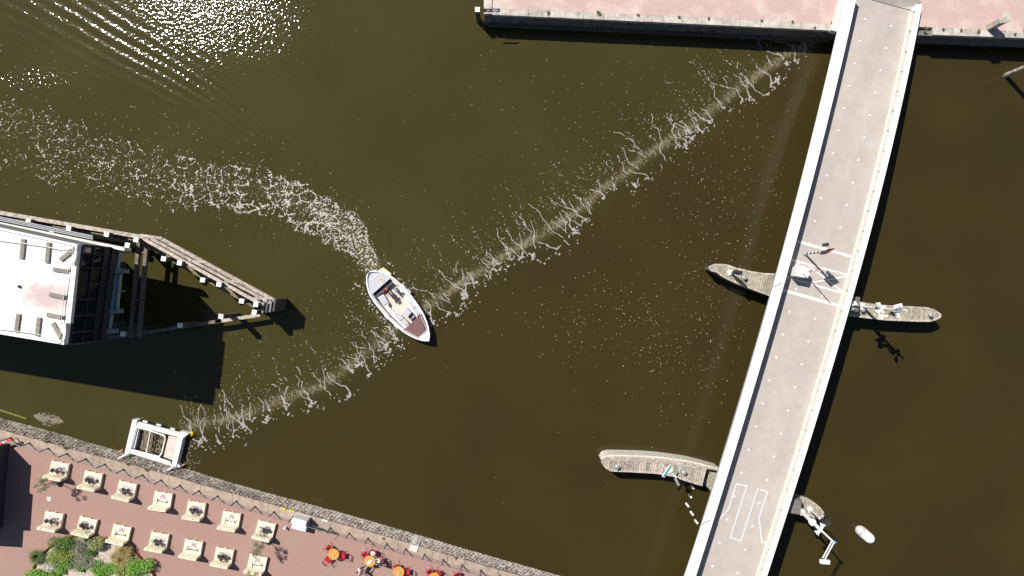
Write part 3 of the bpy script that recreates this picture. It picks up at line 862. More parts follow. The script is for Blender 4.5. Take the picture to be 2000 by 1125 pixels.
ORD = ['first', 'second', 'third', 'fourth', 'fifth', 'sixth', 'seventh', 'eighth', 'ninth', 'tenth', 'eleventh', 'twelfth', 'thirteenth', 'fourteenth']
def weeds(spots, z, name, label, group, zf=None):
    for k, (u, v, r) in enumerate(spots):
        c = W(u, v, z)
        m = MB(); R = random.Random(int(u * 7 + v))
        for i in range(26):
            a = R.uniform(0, 6.28); l = r * R.uniform(0.4, 1.1); w = 0.02
            d = Vector((math.cos(a), math.sin(a), 0)); n = Vector((-d.y, d.x, 0)) * w
            b = c + d * 0.02
            mid = c + d * l * 0.6 + Vector((0, 0, r * 0.7)); tip = c + d * l + Vector((0, 0, r * 0.5))
            m.add([b - n, b + n, mid + n, mid - n, tip], [(0, 1, 2, 3), (3, 2, 4)])
        o = m.build(name, M['weed']); tag(o, label % ORD[k], 'weed', group)
weeds([(1071, 25.5, .20), (1169, 25.5, .26), (1246, 30, .15), (1326, 33.5, .16), (1383.5, 36.5, .16), (1487, 41, .14), (1547, 43, .14), (1591, 54.5, .12), (1624, 46, .15),
       (1807, 56, .2), (1841, 58, .16), (1876, 59, .18), (1910, 62, .2), (1981, 67, .16)], ZN + .03, 'weed_tuft',
      'dry weed tuft on the north coping, %s from its left end', 'weeds in the north coping')

# ------------------------------------------------------------------ south quay
ZS = 1.5
S_WATER = interp_poly([(-200, 764), (0, 818), (66, 834), (124, 850), (174, 866), (236, 883), (372, 919), (431, 938), (518, 963), (605, 986), (700, 1012), (803, 1042), (938, 1082), (1084, 1123), (1300, 1186)])
S_OUT = interp_poly([(-200, 784), (0, 840), (70, 858), (140, 878), (210, 896), (300, 920), (409, 952), (518, 982), (605, 1007), (700, 1033), (798, 1061), (911, 1095), (1019, 1126), (1300, 1208)])
S_IN = interp_poly([(-200, 800), (0, 855), (40, 869), (150, 899), (260, 930), (400, 969), (518, 1002), (700, 1053), (830, 1090), (938, 1121), (1300, 1224)])

def south_quay():
    us = np.linspace(-200, 1300, 70)
    poly = [W(u, S_IN(u) - 0.5, ZS) for u in us]
    m = MB(); m.prism([(p.x, p.y) for p in poly] + [(W(1300, 0, ZS).x, -140), (-150, -140), (-150, W(0, 800, ZS).y)], ZS - 0.5, ZS)
    tag(m.build('south_pavement', M['pave_s']), 'red brown brick paving of the south quay terrace', None, None, 'structure')
    q = thing('stone_revetment', W(518, 963, 0), 'sloping bank of grey and brown stones with pale coping along the terrace', 'revetment')
    # mortar bed
    m = MB()
    vs = []; fs = []
    for u in us:
        a = W(u, S_WATER(u) - 2.0, 0); b = W(u, S_OUT(u) + 0.6, ZS)
        lo = Vector((a.x, a.y, -0.12)); hi = Vector((b.x, b.y, ZS - 0.07)); vs += [lo, hi, Vector((hi.x, hi.y - 0.6, -1.5))]
    n = len(us)
    for i in range(n - 1):
        k = 3 * i; fs += [(k, k + 3, k + 4, k + 1), (k + 1, k + 4, k + 5, k + 2)]
    k0 = 3 * 33
    MB().add(vs[:k0 + 3], [f for f in fs if f[0] < k0]).build('mortar_bed', M['mortar'], q)
    MB().add(vs[k0:], [tuple(i - k0 for i in f) for f in fs if f[0] >= k0]).build('mortar_bed', M['mortar_l'], q)
    # coping slabs
    R = random.Random(8); u = -190.0
    while u < 1250:
        e = u + R.choice([30, 34, 40, 62, 66])
        k = ZS + 0.02
        pts = [W(u + .3, S_OUT(u), k), W(e - .3, S_OUT(e), k), W(e - .3, S_IN(e), k), W(u + .3, S_IN(u), k)]
        m = MB(); m.prism([(p.x, p.y) for p in pts], ZS - 0.3, ZS + 0.015 + R.uniform(0, 0.015))
        m.build('coping_slab', M['conc_s'], q)
        u = e
    # stones: irregular rounded blocks set in the slope
    m = MB(); cnt = 0
    L = 0.0; step = 0.285
    P0 = resample([tuple(W(u, S_WATER(u), 0))[:2] for u in np.linspace(-120, 1200, 200)], 400)
    tot = np.sum(np.hypot(*np.diff(P0, axis=0).T)); ncol = int(tot / step)
    lo = resample([tuple(W(u, S_WATER(u), 0)) for u in np.linspace(-120, 1200, 200)], ncol)
    hi = resample([tuple(W(u, S_OUT(u) + 1.0, ZS)) for u in np.linspace(-120, 1200, 200)], ncol)
    for i in range(ncol - 1):
        a = Vector(lo[i]); b = Vector(hi[i]); a.z = -0.05; b.z = ZS - 0.05
        rows = int(round((b - a).length / 0.265))
        t = (Vector(lo[i + 1]) - Vector(lo[i])).normalized()
        up = (b - a).normalized(); nn = t.cross(up).normalized()
        if nn.z < 0: nn = -nn
        for j in range(rows):
            c = a + (b - a) * ((j + 0.5 + R.uniform(-.12, .12)) / rows) + t * (R.uniform(-.05, .05) + (0.5 * step if j % 2 else 0))
            uu = 1000 + c.x * F / (H - c.z)
            vv = 562.5 - c.y * F / (H - c.z)
            ul = 811.5 - (vv - 1047) * .41
            if abs(uu - ul - 4) < 9.5 and 1035 < vv < 1075: continue
            rx = R.uniform(0.085, 0.135); ry = R.uniform(0.07, 0.11); hh = R.uniform(0.05, 0.12)
            k = 7; a0 = R.uniform(0, 6.28); ring = []; top = []
            for s in range(k):
                an = a0 + 2 * math.pi * s / k; f = R.uniform(0.8, 1.2)
                d = t * (rx * f * math.cos(an)) + up * (ry * f * math.sin(an))
                ring.append(c + d - nn * 0.04); top.append(c + d * 0.72 + nn * hh * R.uniform(0.8, 1.1))
            ct = c + nn * hh * 1.15
            m.add(ring + top + [ct], [(s, (s + 1) % k, k + (s + 1) % k, k + s) for s in range(k)] + [(k + s, k + (s + 1) % k, 2 * k) for s in range(k)])
            cnt += 1
    o = m.build('stone_facing', M['stones'], q); o['kind'] = 'stuff'
    print('stones', cnt)
south_quay()
weeds([(90, 862, .15), (128, 874, .2), (250, 906, .16), (287, 916, .2), (749, 1051, .14), (890, 1089, .16)], ZS + .03, 'weed_tuft', 'small weed tuft on the south coping, %s from its left end', 'weeds in the south coping')

# concrete boat steps in the bank
def steps():
    C = crop(780, 1030, 10)
    zt, zb = ZS + 0.06, 0.12
    q = thing('quay_steps', W(811, 1060, 0), 'white concrete steps with side cheeks let into the stone bank', 'steps')
    L0 = W(811, 1043.5, .05); L1 = W(804, 1062, ZS + .04); R0 = W(823, 1047.5, .05); R1 = W(816.5, 1066, ZS + .04)
    m = MB(); m.beam(L0 + Vector((0, 0, .12)), L1 + Vector((0, 0, .06)), 0.13, 0.5); m.build('side_cheek', M['white_conc'], q)
    m = MB(); m.beam(R0 + Vector((0, 0, .12)), R1 + Vector((0, 0, .06)), 0.13, 0.5); m.build('side_cheek', M['white_conc'], q)
    d = (L1 - L0).normalized()
    m = MB(); m.prism([(p.x, p.y) for p in (W(802.5, 1062.5, zt), W(818, 1067, zt), W(813.8, 1079, zt), W(797.8, 1074, zt))], ZS - .3, zt + 0.025)
    m.build('landing', M['white_conc'], q)
    for k in range(7):
        t = (k + 0.6) / 7.6
        a = L0.lerp(L1, t) + Vector((0.07, 0, .10)); b = R0.lerp(R1, t) + Vector((-0.07, 0, .10))
        m = MB(); m.beam(a, b, 0.065, 0.06); m.build('tread', M['white_conc'], q)
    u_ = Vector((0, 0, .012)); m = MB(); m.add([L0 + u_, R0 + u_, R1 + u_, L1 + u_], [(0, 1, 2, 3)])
    m.build('tread_gap_shade', M['dark'], q)  # flat dark sheet stands in for the shade between the treads
steps()

# ------------------------------------------------------------------ railing on the south quay
def railing():
    i0, i1 = -2, 33
    base = lambda i: W(58 + 36.7 * i, 865.6 + 10.33 * i, ZS + 0.02)
    q = thing('quay_railing', base(10), 'dark grey green railing with two rails along the terrace edge', 'railing')
    for i in range(i0, i1 + 1):
        b = base(i)
        m = MB(); m.lathe([(0.085, 0), (0.085, 0.06), (0.05, 0.1), (0.042, 0.5), (0.042, 0.95), (0.06, 0.98), (0.055, 1.04), (0.02, 1.07)], b, 8)
        m.build('post', M['rail'], q)
    for z, r in ((0.98, 0.024), (0.52, 0.018)):
        m = MB(); m.tube([base(i) + Vector((0, 0, z)) for i in range(i0, i1 + 1)], r, 5)
        m.build('rail', M['rail_l'] if z > 0.9 else M['rail'], q)
railing()

# ------------------------------------------------------------------ bridge
VV = np.array([0, 200, 440, 680, 860, 1125], float)
def pf(us):
    c = np.polyfit(VV, us, 3); return lambda v: np.polyval(c, v)
B_LO = pf([1649, 1602, 1542, 1475, 1422, 1336])     # outer edge of the wide girder, top
B_LI = pf([1672, 1625.5, 1563.5, 1496, 1441.5, 1359.5])  # its inner edge, top
B_RI = pf([1792.5, 1750.5, 1691.5, 1626, 1570, 1487])  # inner edge of the right girder top
B_RO = pf([1803, 1762, 1703.5, 1638, 1581.5, 1498.5])  # its outer edge
ZD0 = 3.5
def zdeck(v):
    return float(2.06 + (ZD0 - 2.06) * smooth(-20, 430, np.float64(v)))
GH = 1.3
GR = 0.62
def sweep(mb, rows, close_ends=True):
    """rows: list of cross-sections (closed loops of points)"""
    n = len(rows[0]); b = []
    for r in rows: b += r
    fs = []
    for i in range(len(rows) - 1):
        for k in range(n):
            a = i * n + k; c = i * n + (k + 1) % n
            fs.append((a, c, c + n, a + n))
    if close_ends:
        fs.append(tuple(range(n))[::-1]); fs.append(tuple((len(rows) - 1) * n + k for k in range(n)))
    mb.add(b, fs)
def vert(p, z): return Vector((p.x, p.y, z))
def lat(v, frac):
    """a point on the deck: 0 at the foot of the left girder, 1 at the foot of the right one; v in image rows at deck height"""
    z = zdeck(v)
    a = W(B_LI(v), v, z + GH); b = W(B_RI(v), v, z + GR)
    p = a.lerp(b, frac); return Vector((p.x, p.y, z))
def deck_px(u, v, dz=0.0):
    return W(u, v, zdeck(v) + dz)

def bridge():
    q = thing('footbridge', W(1560, 600, 0), 'long curved bridge with grey deck between white girders', 'bridge')
    vs = list(np.linspace(-20, 1260, 65))
    rows = []
    for v in vs:
        z = zdeck(v); i = W(B_LI(v), v, z + GH); o = W(B_LI(v) - 6.0, v, z + GH); lo = W(B_LO(v), v, z + GH - .12)
        rows.append([vert(o, z + GH), vert(i, z + GH), vert(i, z - 0.35), vert(o, z - .35), vert(lo, z + GH - .17), vert(lo, z + GH - 0.12)])
    m = MB(); sweep(m, rows); m.build('wide_girder', M['cover'], q)
    rows = []                                                # lip with fine perforated edge
    for v in vs:
        z = zdeck(v); i = W(B_LI(v), v, z + GH)
        rows.append([vert(i, z + GH + .03) + Vector((-.20, 0, 0)), vert(i, z + GH + .03) + Vector((-.01, 0, 0)), vert(i, z + GH + .003) + Vector((-.01, 0, 0)), vert(i, z + GH + .003) + Vector((-.20, 0, 0))])
    m = MB(); sweep(m, rows); m.build('edge_lip', M['white'], q)
    rows = []
    for v in [x for x in vs if x > -25]:
        v2 = max(v, 8.0)
        z = zdeck(v2); o = W(B_RO(v2), v2, z + GR); i = W(B_RI(v2), v2, z + GR)
        rows.append([vert(o, z + GR), vert(o, z - 0.75), vert(i, z - 0.25), vert(i, z + GR)][::1])
    rows = [r for k, r in enumerate(rows) if vs[k] >= 0 or k == 0]
    m = MB(); sweep(m, rows); m.build('narrow_girder', M['white'], q)
    rows = []
    for v in [x for x in vs if x > 5]:
        z = zdeck(v); i = W(B_RI(v), v, z + GR)
        rows.append([vert(i, z + GR - .06) + Vector((-.004, 0, 0)), vert(i, z + GR - .06) + Vector((-.012, 0, 0)), vert(i, z + .1) + Vector((-.012, 0, 0)), vert(i, z + .1) + Vector((-.004, 0, 0))])
    m = MB(); sweep(m, rows); m.build('inner_panel', M['cream'], q)
    rows = []                                                # kerb at the foot of the right girder
    for v in [x for x in vs if x > 5]:
        z = zdeck(v); i = W(B_RI(v), v, z + GR)
        rows.append([vert(i, z + .10) + Vector((-.03, 0, 0)), vert(i, z + .10) + Vector((-.16, -.03, 0)), vert(i, z - .1) + Vector((-.16, -.03, 0)), vert(i, z - .1) + Vector((-.03, 0, 0))])
    m = MB(); sweep(m, rows); m.build('kerb', M['white_dirty'], q)
    for k in range(30):                                      # stiffeners of the right girder
        v = 22 + 39.0 * k
        z = zdeck(v); i = W(B_RI(v), v, z + GR)
        a = vert(i, z + GR - .04); b = vert(i, z + GR - .04) + Vector((-.13, .02, 0)); c = vert(i, z + 0.30)
        d = Vector((0.0, 0.03, 0))
        m = MB(); m.add([a, b, c, a + d, b + d, c + d], [(0, 1, 2), (5, 4, 3), (0, 3, 4, 1), (1, 4, 5, 2), (2, 5, 3, 0)])
        m.build('stiffener', M['galv'], q)
    rows = []
    for v in [x for x in vs if x > -25]:
        z = zdeck(v)
        a = lat(v, -0.002); b = lat(v, 1.002)
        rows.append([a, b, b + Vector((0, 0, -.3)), a + Vector((0, 0, -.3))])
    m = MB(); sweep(m, [r[::-1] for r in rows]); m.build('deck', M['deck'], q)
    # cross beams under the deck
    for v in np.linspace(30, 1240, 32):
        a = lat(v, 0.0); b = lat(v, 1.0)
        m = MB(); m.beam(a + Vector((0, 0, -.31)), b + Vector((0, 0, -.31)), 0.25, 0.4); m.build('cross_beam', M['dark'], q)
    # light soil band along the left side of the deck
    # painted lines
    def strip(px, w, name, material, dz=0.005):
        pts = [deck_px(u, v, dz) for u, v in px]
        # split long runs so that they follow the camber
        path = []
        for a, b in zip(px[:-1], px[1:]):
            n = max(1, int(math.hypot(b[0] - a[0], b[1] - a[1]) / 20))
            path += [(a[0] + (b[0] - a[0]) * k / n, a[1] + (b[1] - a[1]) * k / n) for k in range(n)]
        path.append(px[-1])
        pts = [deck_px(u, v, dz) for u, v in path]
        hw = w * 0.0385 / 2; vsx = []; fs = []
        for k, p in enumerate(pts):
            d0 = (pts[k] - pts[k - 1]).normalized() if k else None
            d1 = (pts[k + 1] - pts[k]).normalized() if k < len(pts) - 1 else None
            d = (d0 + d1).normalized() if d0 and d1 else (d0 or d1)
            n = Vector((-d.y, d.x, 0)).normalized(); sc = 1.0
            if d0 and d1: sc = 1.0 / max(0.35, n.dot(Vector((-d0.y, d0.x, 0)).normalized()))
            vsx += [p + n * hw * sc, p - n * hw * sc, p + n * hw * sc - Vector((0, 0, .004)), p - n * hw * sc - Vector((0, 0, .004))]
        for k in range(len(pts) - 1):
            i = 4 * k; fs += [(i + 1, i + 5, i + 4, i), (i, i + 4, i + 6, i + 2), (i + 3, i + 7, i + 5, i + 1)]
        mm = MB(); mm.add(vsx, fs); mm.build(name, material, q)
    C = crop(1520, 460, 7.5)
    for a, b, w, mt, dz in (((255, 78), (1135, 325), 5.2, 'line', .005), ((180, 350), (1060, 590), 3.4, 'line', .005), ((120, 607), (980, 855), 3.4, 'line', .005), ((40, 790), (940, 1045), 5.6, 'line', .005),
                            ((310, 405), (165, 510), 3.0, 'line', .009), ((183, 500), (232, 632), 3.0, 'line', .013), ((440, 435), (980, 855), 3.0, 'line', .009), ((1045, 590), (430, 700), 2.8, 'line', .013)):
        strip([C(*a), C(*b)], w, 'painted_line', M[mt], dz)
    C = crop(1160, 860, 3.448)
    strip([C(*p) for p in ((822, 560), (905, 465), (960, 292), (1030, 307), (918, 655), (990, 678), (1102, 328), (1170, 345), (1112, 520), (1130, 685), (1185, 695), (1215, 672))], 2.6, 'expansion_joint', M['joint_line'])
    strip([(1703, 0), (1789, 23)], 1.2, 'end_joint', M['dark'])
    # cracks between girder sections
    for pts in (((1507.5, 561), (1526, 553), (1531, 556)), ((1368, 1024.5), (1390, 1015), (1395, 1018))):
        mm = MB()
        for a, b in zip(pts[:-1], pts[1:]):
            def on_face(u, v):
                z = zdeck(v); o = W(B_LI(v) - 6.0, v, z + GH); lo = W(B_LO(v), v, z + GH - .12)
                t = min(1.0, max(0.0, (B_LI(v) - 6.0 - u) / (B_LI(v) - 6.0 - B_LO(v)))); p = o.lerp(lo, t)
                if u > B_LI(v) - 6.0: p = W(u, v, z + GH)
                return p + Vector((-.012, .003, .012))
            mm.tube([on_face(*a), on_face(*b)], .016, 4)
        mm.build('section_gap', M['dark'], q)
    # studs
    for k in range(27):
        v = 37.7 + 43.3 * k + 0.05 * k * k
        for fr, dv in ((26, 0), (79.5, 13.5)):
            p = deck_px(B_LI(v + dv) + fr, v + dv)
            m = MB(); m.lathe([(0.085, 0), (0.075, 0.012), (0.03, 0.018)], p + Vector((0, 0, .002)), 8); m.build('road_stud', M['line_w'], q)
    # bearings: hidden piers that carry it
    for (u, v) in ((1586, 585), (1478, 960)):
        p = W(u, v, 0); zz = zdeck(v)
        m = MB(); m.box((p.x, p.y, zz / 2 - .4), (4.6, 1.1, zz + 0.1 - .4), math.radians(-8)); m.build('support_pier', M['wall'], q)
bridge()
m = MB()
pp = [(1668, -22), (1789.5, 23.5), (1800, 2), (1800, -60), (1660, -60)]
pp = [W(u, v, 2.0) for u, v in ((1690, -4), (1789, 22.5), (1797, 4), (1797, -70), (1672, -70))]
m.prism([(p.x, p.y) for p in pp], 1.7, 2.075)
tag(m.build('bridge_approach', M['deck2']), 'grey concrete threshold where the bridge meets the pink paving', None, None, 'structure')

# traffic signal standing on the deck
def px_pole(base_px, zb, top_px, zt, r, n=8, name='pole', m=None, parent=None):
    mb = MB(); mb.tube([W(*base_px, zb), W(*top_px, zt)], r, n); return mb.build(name, m, parent)

def signal():
    zb = zdeck(496) ; b = W(1572, 496, zb)
    q = thing('traffic_signal', b, 'striped post with dark signal head and red edged board on the bridge deck', 'traffic signal')
    m = MB(); m.lathe([(0.16, 0), (0.16, 0.05), (0.09, 0.12)], b, 10); m.build('base_flange', M['galv'], q)
    hgt = 3.0; seg = 10
    for k in range(seg):
        m = MB(); m.lathe([(0.075, 0.1 + hgt * k / seg), (0.075, 0.1 + hgt * (k + 1) / seg - .002)], b, 8)
        m.build('post_band', M['white'] if k % 2 == 0 else M['dark'], q)
    t = b + Vector((0, 0, hgt + .1))
    m = MB(); m.box((t.x + .02, t.y, t.z + .45), (0.12, 0.62, 0.9), math.radians(-62)); m.build('signal_head', M['black'], q)
    m = MB(); m.box((t.x + .10, t.y + .02, t.z + .45), (0.03, 0.70, 0.98), math.radians(-62)); m.build('back_board', M['red'], q)
    for k in range(3):
        c = Vector((t.x - .05, t.y + .35, t.z + .12 + .3 * k))
        m = MB(); m.tube([c, c + Vector((-.02, .22, .03))], 0.10, 8); m.build('hood', M['dark'], q)
signal()

def barrier():
    zb = zdeck(530)
    C = crop(1520, 460, 7.5)
    b = W(1566, 534, zb)
    q = thing('barrier_cabinet', b, 'white barrier cabinet with raised red and white boom on the bridge deck', 'barrier')
    ht = 1.25
    top = [W(*C(*p), zb + ht) for p in ((280, 452), (375, 450), (475, 490), (460, 565), (430, 620), (258, 590))]
    m = MB(); m.prism([(p.x, p.y) for p in top], zb, zb + ht); m.build('cabinet', M['white'], q)
    m = MB(); m.prism([(p.x, p.y) for p in [W(*C(*p), zb + ht) for p in ((300, 470), (370, 468), (440, 500), (415, 590), (280, 570))]], zb + ht, zb + ht + .05); m.build('lid', M['white'], q)
    # boom raised almost upright
    b0 = W(*C(430, 515), zb + 1.1); 
    z1 = zb + 4.2
    b1 = W(*C(710, 520), z1)
    n = 7
    for k in range(n):
        m = MB(); m.tube([b0.lerp(b1, k / n), b0.lerp(b1, (k + .98) / n)], 0.05 - .003 * k, 6); m.build('boom_section', M['red_w'] if k % 2 else M['white'], q)
    m = MB(); m.beam(W(*C(355, 545), zb + ht + .12), W(*C(415, 610), zb + ht + .12), 0.05, 0.06); m.build('counterweight', M['galv'], q)
barrier()

# ------------------------------------------------------------------ guide piers under the bridge
def pier(name, up, lo, z, label, matl, n=26, group='timber guide piers beside the bridge', skirt=True, gap=0.012):
    """up / lo: pixel polylines along the two sides, from the tip towards the bridge"""
    U = resample([tuple(W(u, v, z)) for u, v in up], n); L = resample([tuple(W(u, v, z)) for u, v in lo], n)
    c = (U[0] + L[0]) / 2
    q = thing(name, Vector((c[0], c[1], 0)), label, 'pier', group)
    body = [Vector(p) for p in U] + [Vector(p) for p in L[::-1]]
    cen = sum((Vector((p.x, p.y, 0)) for p in body), Vector()) / len(body)
    m = MB(); m.prism([(p.x, p.y) for p in body], -1.2, z - 0.09); m.build('pile_wall', M['timber_dark'], q)
    # rim timber round the edge
    def rim(P, side):
        rows = []
        for k in range(n):
            d = (P[min(k + 1, n - 1)] - P[max(k - 1, 0)]); nn = np.array([-d[1], d[0], 0]); nn /= max(1e-6, np.linalg.norm(nn))
            o = Vector(P[k]); w = Vector(nn) * 0.07 * side
            rows.append([o + w + Vector((0, 0, .03)), o - w + Vector((0, 0, .03)), o - w - Vector((0, 0, .35)), o + w - Vector((0, 0, .35))])
        m = MB(); sweep(m, rows); m.build('rim_timber', M['timber'], q)
    rim(U, 1); rim(L, -1)
    R = random.Random(int(up[0][0]))
    for k in range(n - 1):
        a, b = Vector(U[k]), Vector(U[k + 1]); d, e = Vector(L[k]), Vector(L[k + 1])
        if (a - d).length < 0.16 and (b - e).length < 0.16: continue
        t = 0.06
        p = [a.lerp(d, t), b.lerp(e, t), b.lerp(e, 1 - t), a.lerp(d, 1 - t)]
        ce = (p[0] + p[1] + p[2] + p[3]) / 4
        g = 0.08
        p = [p[0].lerp(p[1], g), p[1].lerp(p[0], g), p[2].lerp(p[3], g), p[3].lerp(p[2], g)]
        dz = R.uniform(0, 0.012)
        m = MB(); m.prism([(x.x, x.y) for x in p], z - 0.085, z + dz); m.build('plank', matl, q)
    return q

def bollard(u, v, z, label, group='mushroom bollards on the guide piers'):
    p = W(u, v, z)
    q = thing('bollard', p, label, 'bollard', group)
    m = MB(); m.lathe([(0.15, 0), (0.13, 0.05), (0.11, 0.08), (0.11, 0.30)], p, 10); m.build('stem', M['galv'], q)
    m = MB(); m.lathe([(0.12, 0.30), (0.17, 0.33), (0.17, 0.38), (0.10, 0.42)], p, 10); m.build('cap', M['galv'], q)

ZP = 1.7
C = crop(1380, 500, 9.37)
pier('guide_pier', [C(*p) for p in ((70, 240), (75, 195), (150, 160), (260, 160), (380, 170), (520, 225), (700, 265), (850, 300), (1060, 330), (1330, 338))],
     [C(*p) for p in ((72, 245), (100, 268), (180, 282), (300, 370), (480, 460), (620, 520), (800, 585), (970, 650), (1150, 712), (1240, 745))], ZP,
     'grey timber guide pier left of the bridge pointing at open water, nearer the photo middle', M['plank_g'], 30)
bollard(*C(675, 395), ZP, 'grey bollard beside the dark lamp on the upper left guide pier')
C = crop(1640, 570, 9.09)
pier('guide_pier', [C(*p) for p in ((1797, 420), (1760, 378), (1680, 330), (1550, 290), (1350, 275), (1000, 265), (620, 235), (355, 190), (200, 165))],
     [C(*p) for p in ((1797, 430), (1770, 452), (1690, 490), (1610, 515), (1300, 512), (800, 490), (500, 455), (290, 430), (130, 405))], ZP,
     'mossy guide pier right of the bridge carrying white signal masts', M['plank_g'], 44)
bollard(*C(380, 320), ZP, 'grey bollard at the bridge end of the right hand guide pier')
bollard(*C(1585, 410), ZP, 'grey bollard near the round tip of the right hand guide pier')
C = crop(1160, 870, 7.03)
q = pier('guide_pier', [C(*p) for p in ((115, 225), (140, 180), (230, 203), (400, 200), (560, 203), (850, 222), (1050, 245), (1300, 280), (1550, 320))],
         [C(*p) for p in ((112, 232), (160, 300), (240, 345), (500, 355), (850, 375), (1080, 415), (1300, 490), (1400, 520), (1490, 545))], ZP + .1,
         'striped plank guide pier left of the bridge with a blue sign, lowest in the photo', M['plank'], 44)
# broad fender along its upper side
fu = resample([tuple(W(*C(*p), ZP)) for p in ((105, 210), (112, 185), (150, 145), (220, 128), (400, 130), (700, 140), (900, 155), (1100, 180), (1300, 210), (1500, 255), (1740, 325))], 40)
fl = resample([tuple(W(*C(*p), ZP)) for p in ((116, 225), (135, 190), (180, 200), (232, 200), (400, 197), (700, 208), (850, 218), (1050, 240), (1300, 275), (1500, 310), (1720, 350))], 40)
for band in range(3):
    a0, a1 = band / 3, (band + .94) / 3
    rows = []
    for k in range(40):
        a = Vector(fu[k]).lerp(Vector(fl[k]), a0); b = Vector(fu[k]).lerp(Vector(fl[k]), a1); z = ZP + .02 - .05 * (band == 0) + .03 * (band == 1)
        rows.append([vert(a, z), vert(b, z), vert(b, -.8), vert(a, -.8)][::-1])
    m = MB(); sweep(m, rows); m.build('fender_timber', M['timber'] if band else M['timber_pale'], q)
m = MB(); m.prism([(p.x, p.y) for p in [W(*C(*p), 1.0) for p in ((1560, 330), (1720, 335), (1720, 700), (1640, 660), (1545, 560))]], -1, 1.0); m.build('lower_landing', M['plank_g'], q)
bollard(*C(310, 285), ZP + .1, 'grey bollard near the round tip of the striped plank pier')
bollard(*C(1225, 360), ZP + .1, 'grey bollard beside the blue sign on the striped plank pier')
C = crop(1540, 950, 6.43)
pier('guide_pier', [C(*p) for p in ((437, 350), (433, 325), (390, 270), (320, 210), (260, 168), (205, 148), (100, 130), (20, 110))],
     [C(*p) for p in ((436, 358), (430, 385), (390, 402), (340, 388), (250, 362), (190, 322), (150, 290), (60, 250))], 1.5,
     'short pale guide pier stub at the lower right of the bridge', M['plank_g'], 18)

# lamp on the upper left pier
C = crop(1380, 500, 9.37)
b = W(*C(430, 300), ZP)
q = thing('navigation_lamp', b, 'white footed dark lamp post on the upper left guide pier', 'lamp')
m = MB(); m.box((b.x, b.y, b.z + .06), (0.42, 0.36, 0.12), 0.3); m.build('foot', M['white'], q)
m = MB(); m.tube([W(*C(445, 292), ZP + .1), W(*C(500, 292), ZP + .9)], 0.09, 8); m.build('stem', M['white'], q)
m = MB(); m.tube([W(*C(495, 292), ZP + .8), W(*C(560, 300), ZP + 1.3), W(*C(625, 312), ZP + 1.9)], [0.13, 0.17, 0.15], 10); m.build('lantern', M['black'], q)

# blue board on the striped pier
C = crop(1160, 870, 7.03)
b = W(*C(1030, 330), ZP + .1)
q = thing('shipping_sign', b, 'bright blue and white board on a post above the striped pier', 'sign')
m = MB(); m.box((b.x, b.y, b.z + .05), (0.45, 0.45, 0.1), 0.6); m.build('foot', M['white'], q)
m = MB(); m.tube([b, b + Vector((0.05, 0, 2.2))], 0.06, 8); m.build('post', M['white'], q)
s0 = W(*C(950, 435), ZP + 2.0); s1 = W(*C(1062, 270), ZP + 2.0)
dd = (s1 - s0).normalized(); nn = Vector((-dd.y, dd.x, 0))
Mx = Matrix.Rotation(math.radians(38), 3, 'X')
m = MB(); m.box((s0 + s1) / 2 + Vector((0, 0, .0)), ((s1 - s0).length, 0.30, 0.05), math.atan2(dd.y, dd.x), Mx); m.build('board', M['white'], q)
m = MB(); m.box((s0 + s1) / 2 + Vector((0, 0, .03)) + nn * .02, ((s1 - s0).length * .82, 0.17, 0.05), math.atan2(dd.y, dd.x), Mx); m.build('blue_face', M['cyan'], q)
m = MB(); m.tube([b + Vector((.2, -.35, 1.2)), b + Vector((.45, -.85, 1.3))], [0.12, 0.09], 8); m.build('lamp_housing', M['galv'], q)

# line of white floats
for k, (x, y) in enumerate(((1350, 565), (1318, 690), (1280, 815), (1343, 930), (1403, 1045))):
    p = W(*C(x, y), 0); d = Vector((0.60, -0.76, 0)) * 0.19
    m = MB(); c = Vector((p.x, p.y, 0.05))
    m.tube([c - d * 1.15, c - d, c + d, c + d * 1.15], [0.03, 0.085, 0.085, 0.03], 8)
    tag(m.build('float', M['white'], smooth_shade=False), ['first white float from the striped pier in the line to the bridge', 'second white float from the striped pier, set a little aside', 'third white float from the striped pier, leftmost of the line',
        'fourth white float from the striped pier in the line', 'white float nearest the bridge joint, last of the line'][k], 'float', 'line of white floats')

# big cylindrical buoy
C = crop(1540, 950, 6.43)
a = W(*C(905, 555), .25); e = W(*C(1015, 650), .25); d = (e - a).normalized()
q = thing('mooring_buoy', (a + e) / 2 - Vector((0, 0, .25)), 'large white cylindrical buoy floating right of the bridge', 'buoy')
prof = [(-.42, .05), (-.36, .20), (-.24, .32), (-.1, .385), (0, .40)]
L_ = (e - a).length
pts = [a + d * o for o, r in prof] + [a + d * L_ * .12]; rs = [r for o, r in prof] + [.40]
m = MB(); m.tube(pts, rs, 16); m.build('grey_end', M['buoy_g'], q)
pts = [a + d * L_ * .122, a + d * L_] + [e - d * o for o, r in prof[::-1]][1:]; rs = [.405, .405] + [r for o, r in prof[::-1]][1:]
m = MB(); m.tube(pts, rs, 16); m.build('white_barrel', M['white'], q)

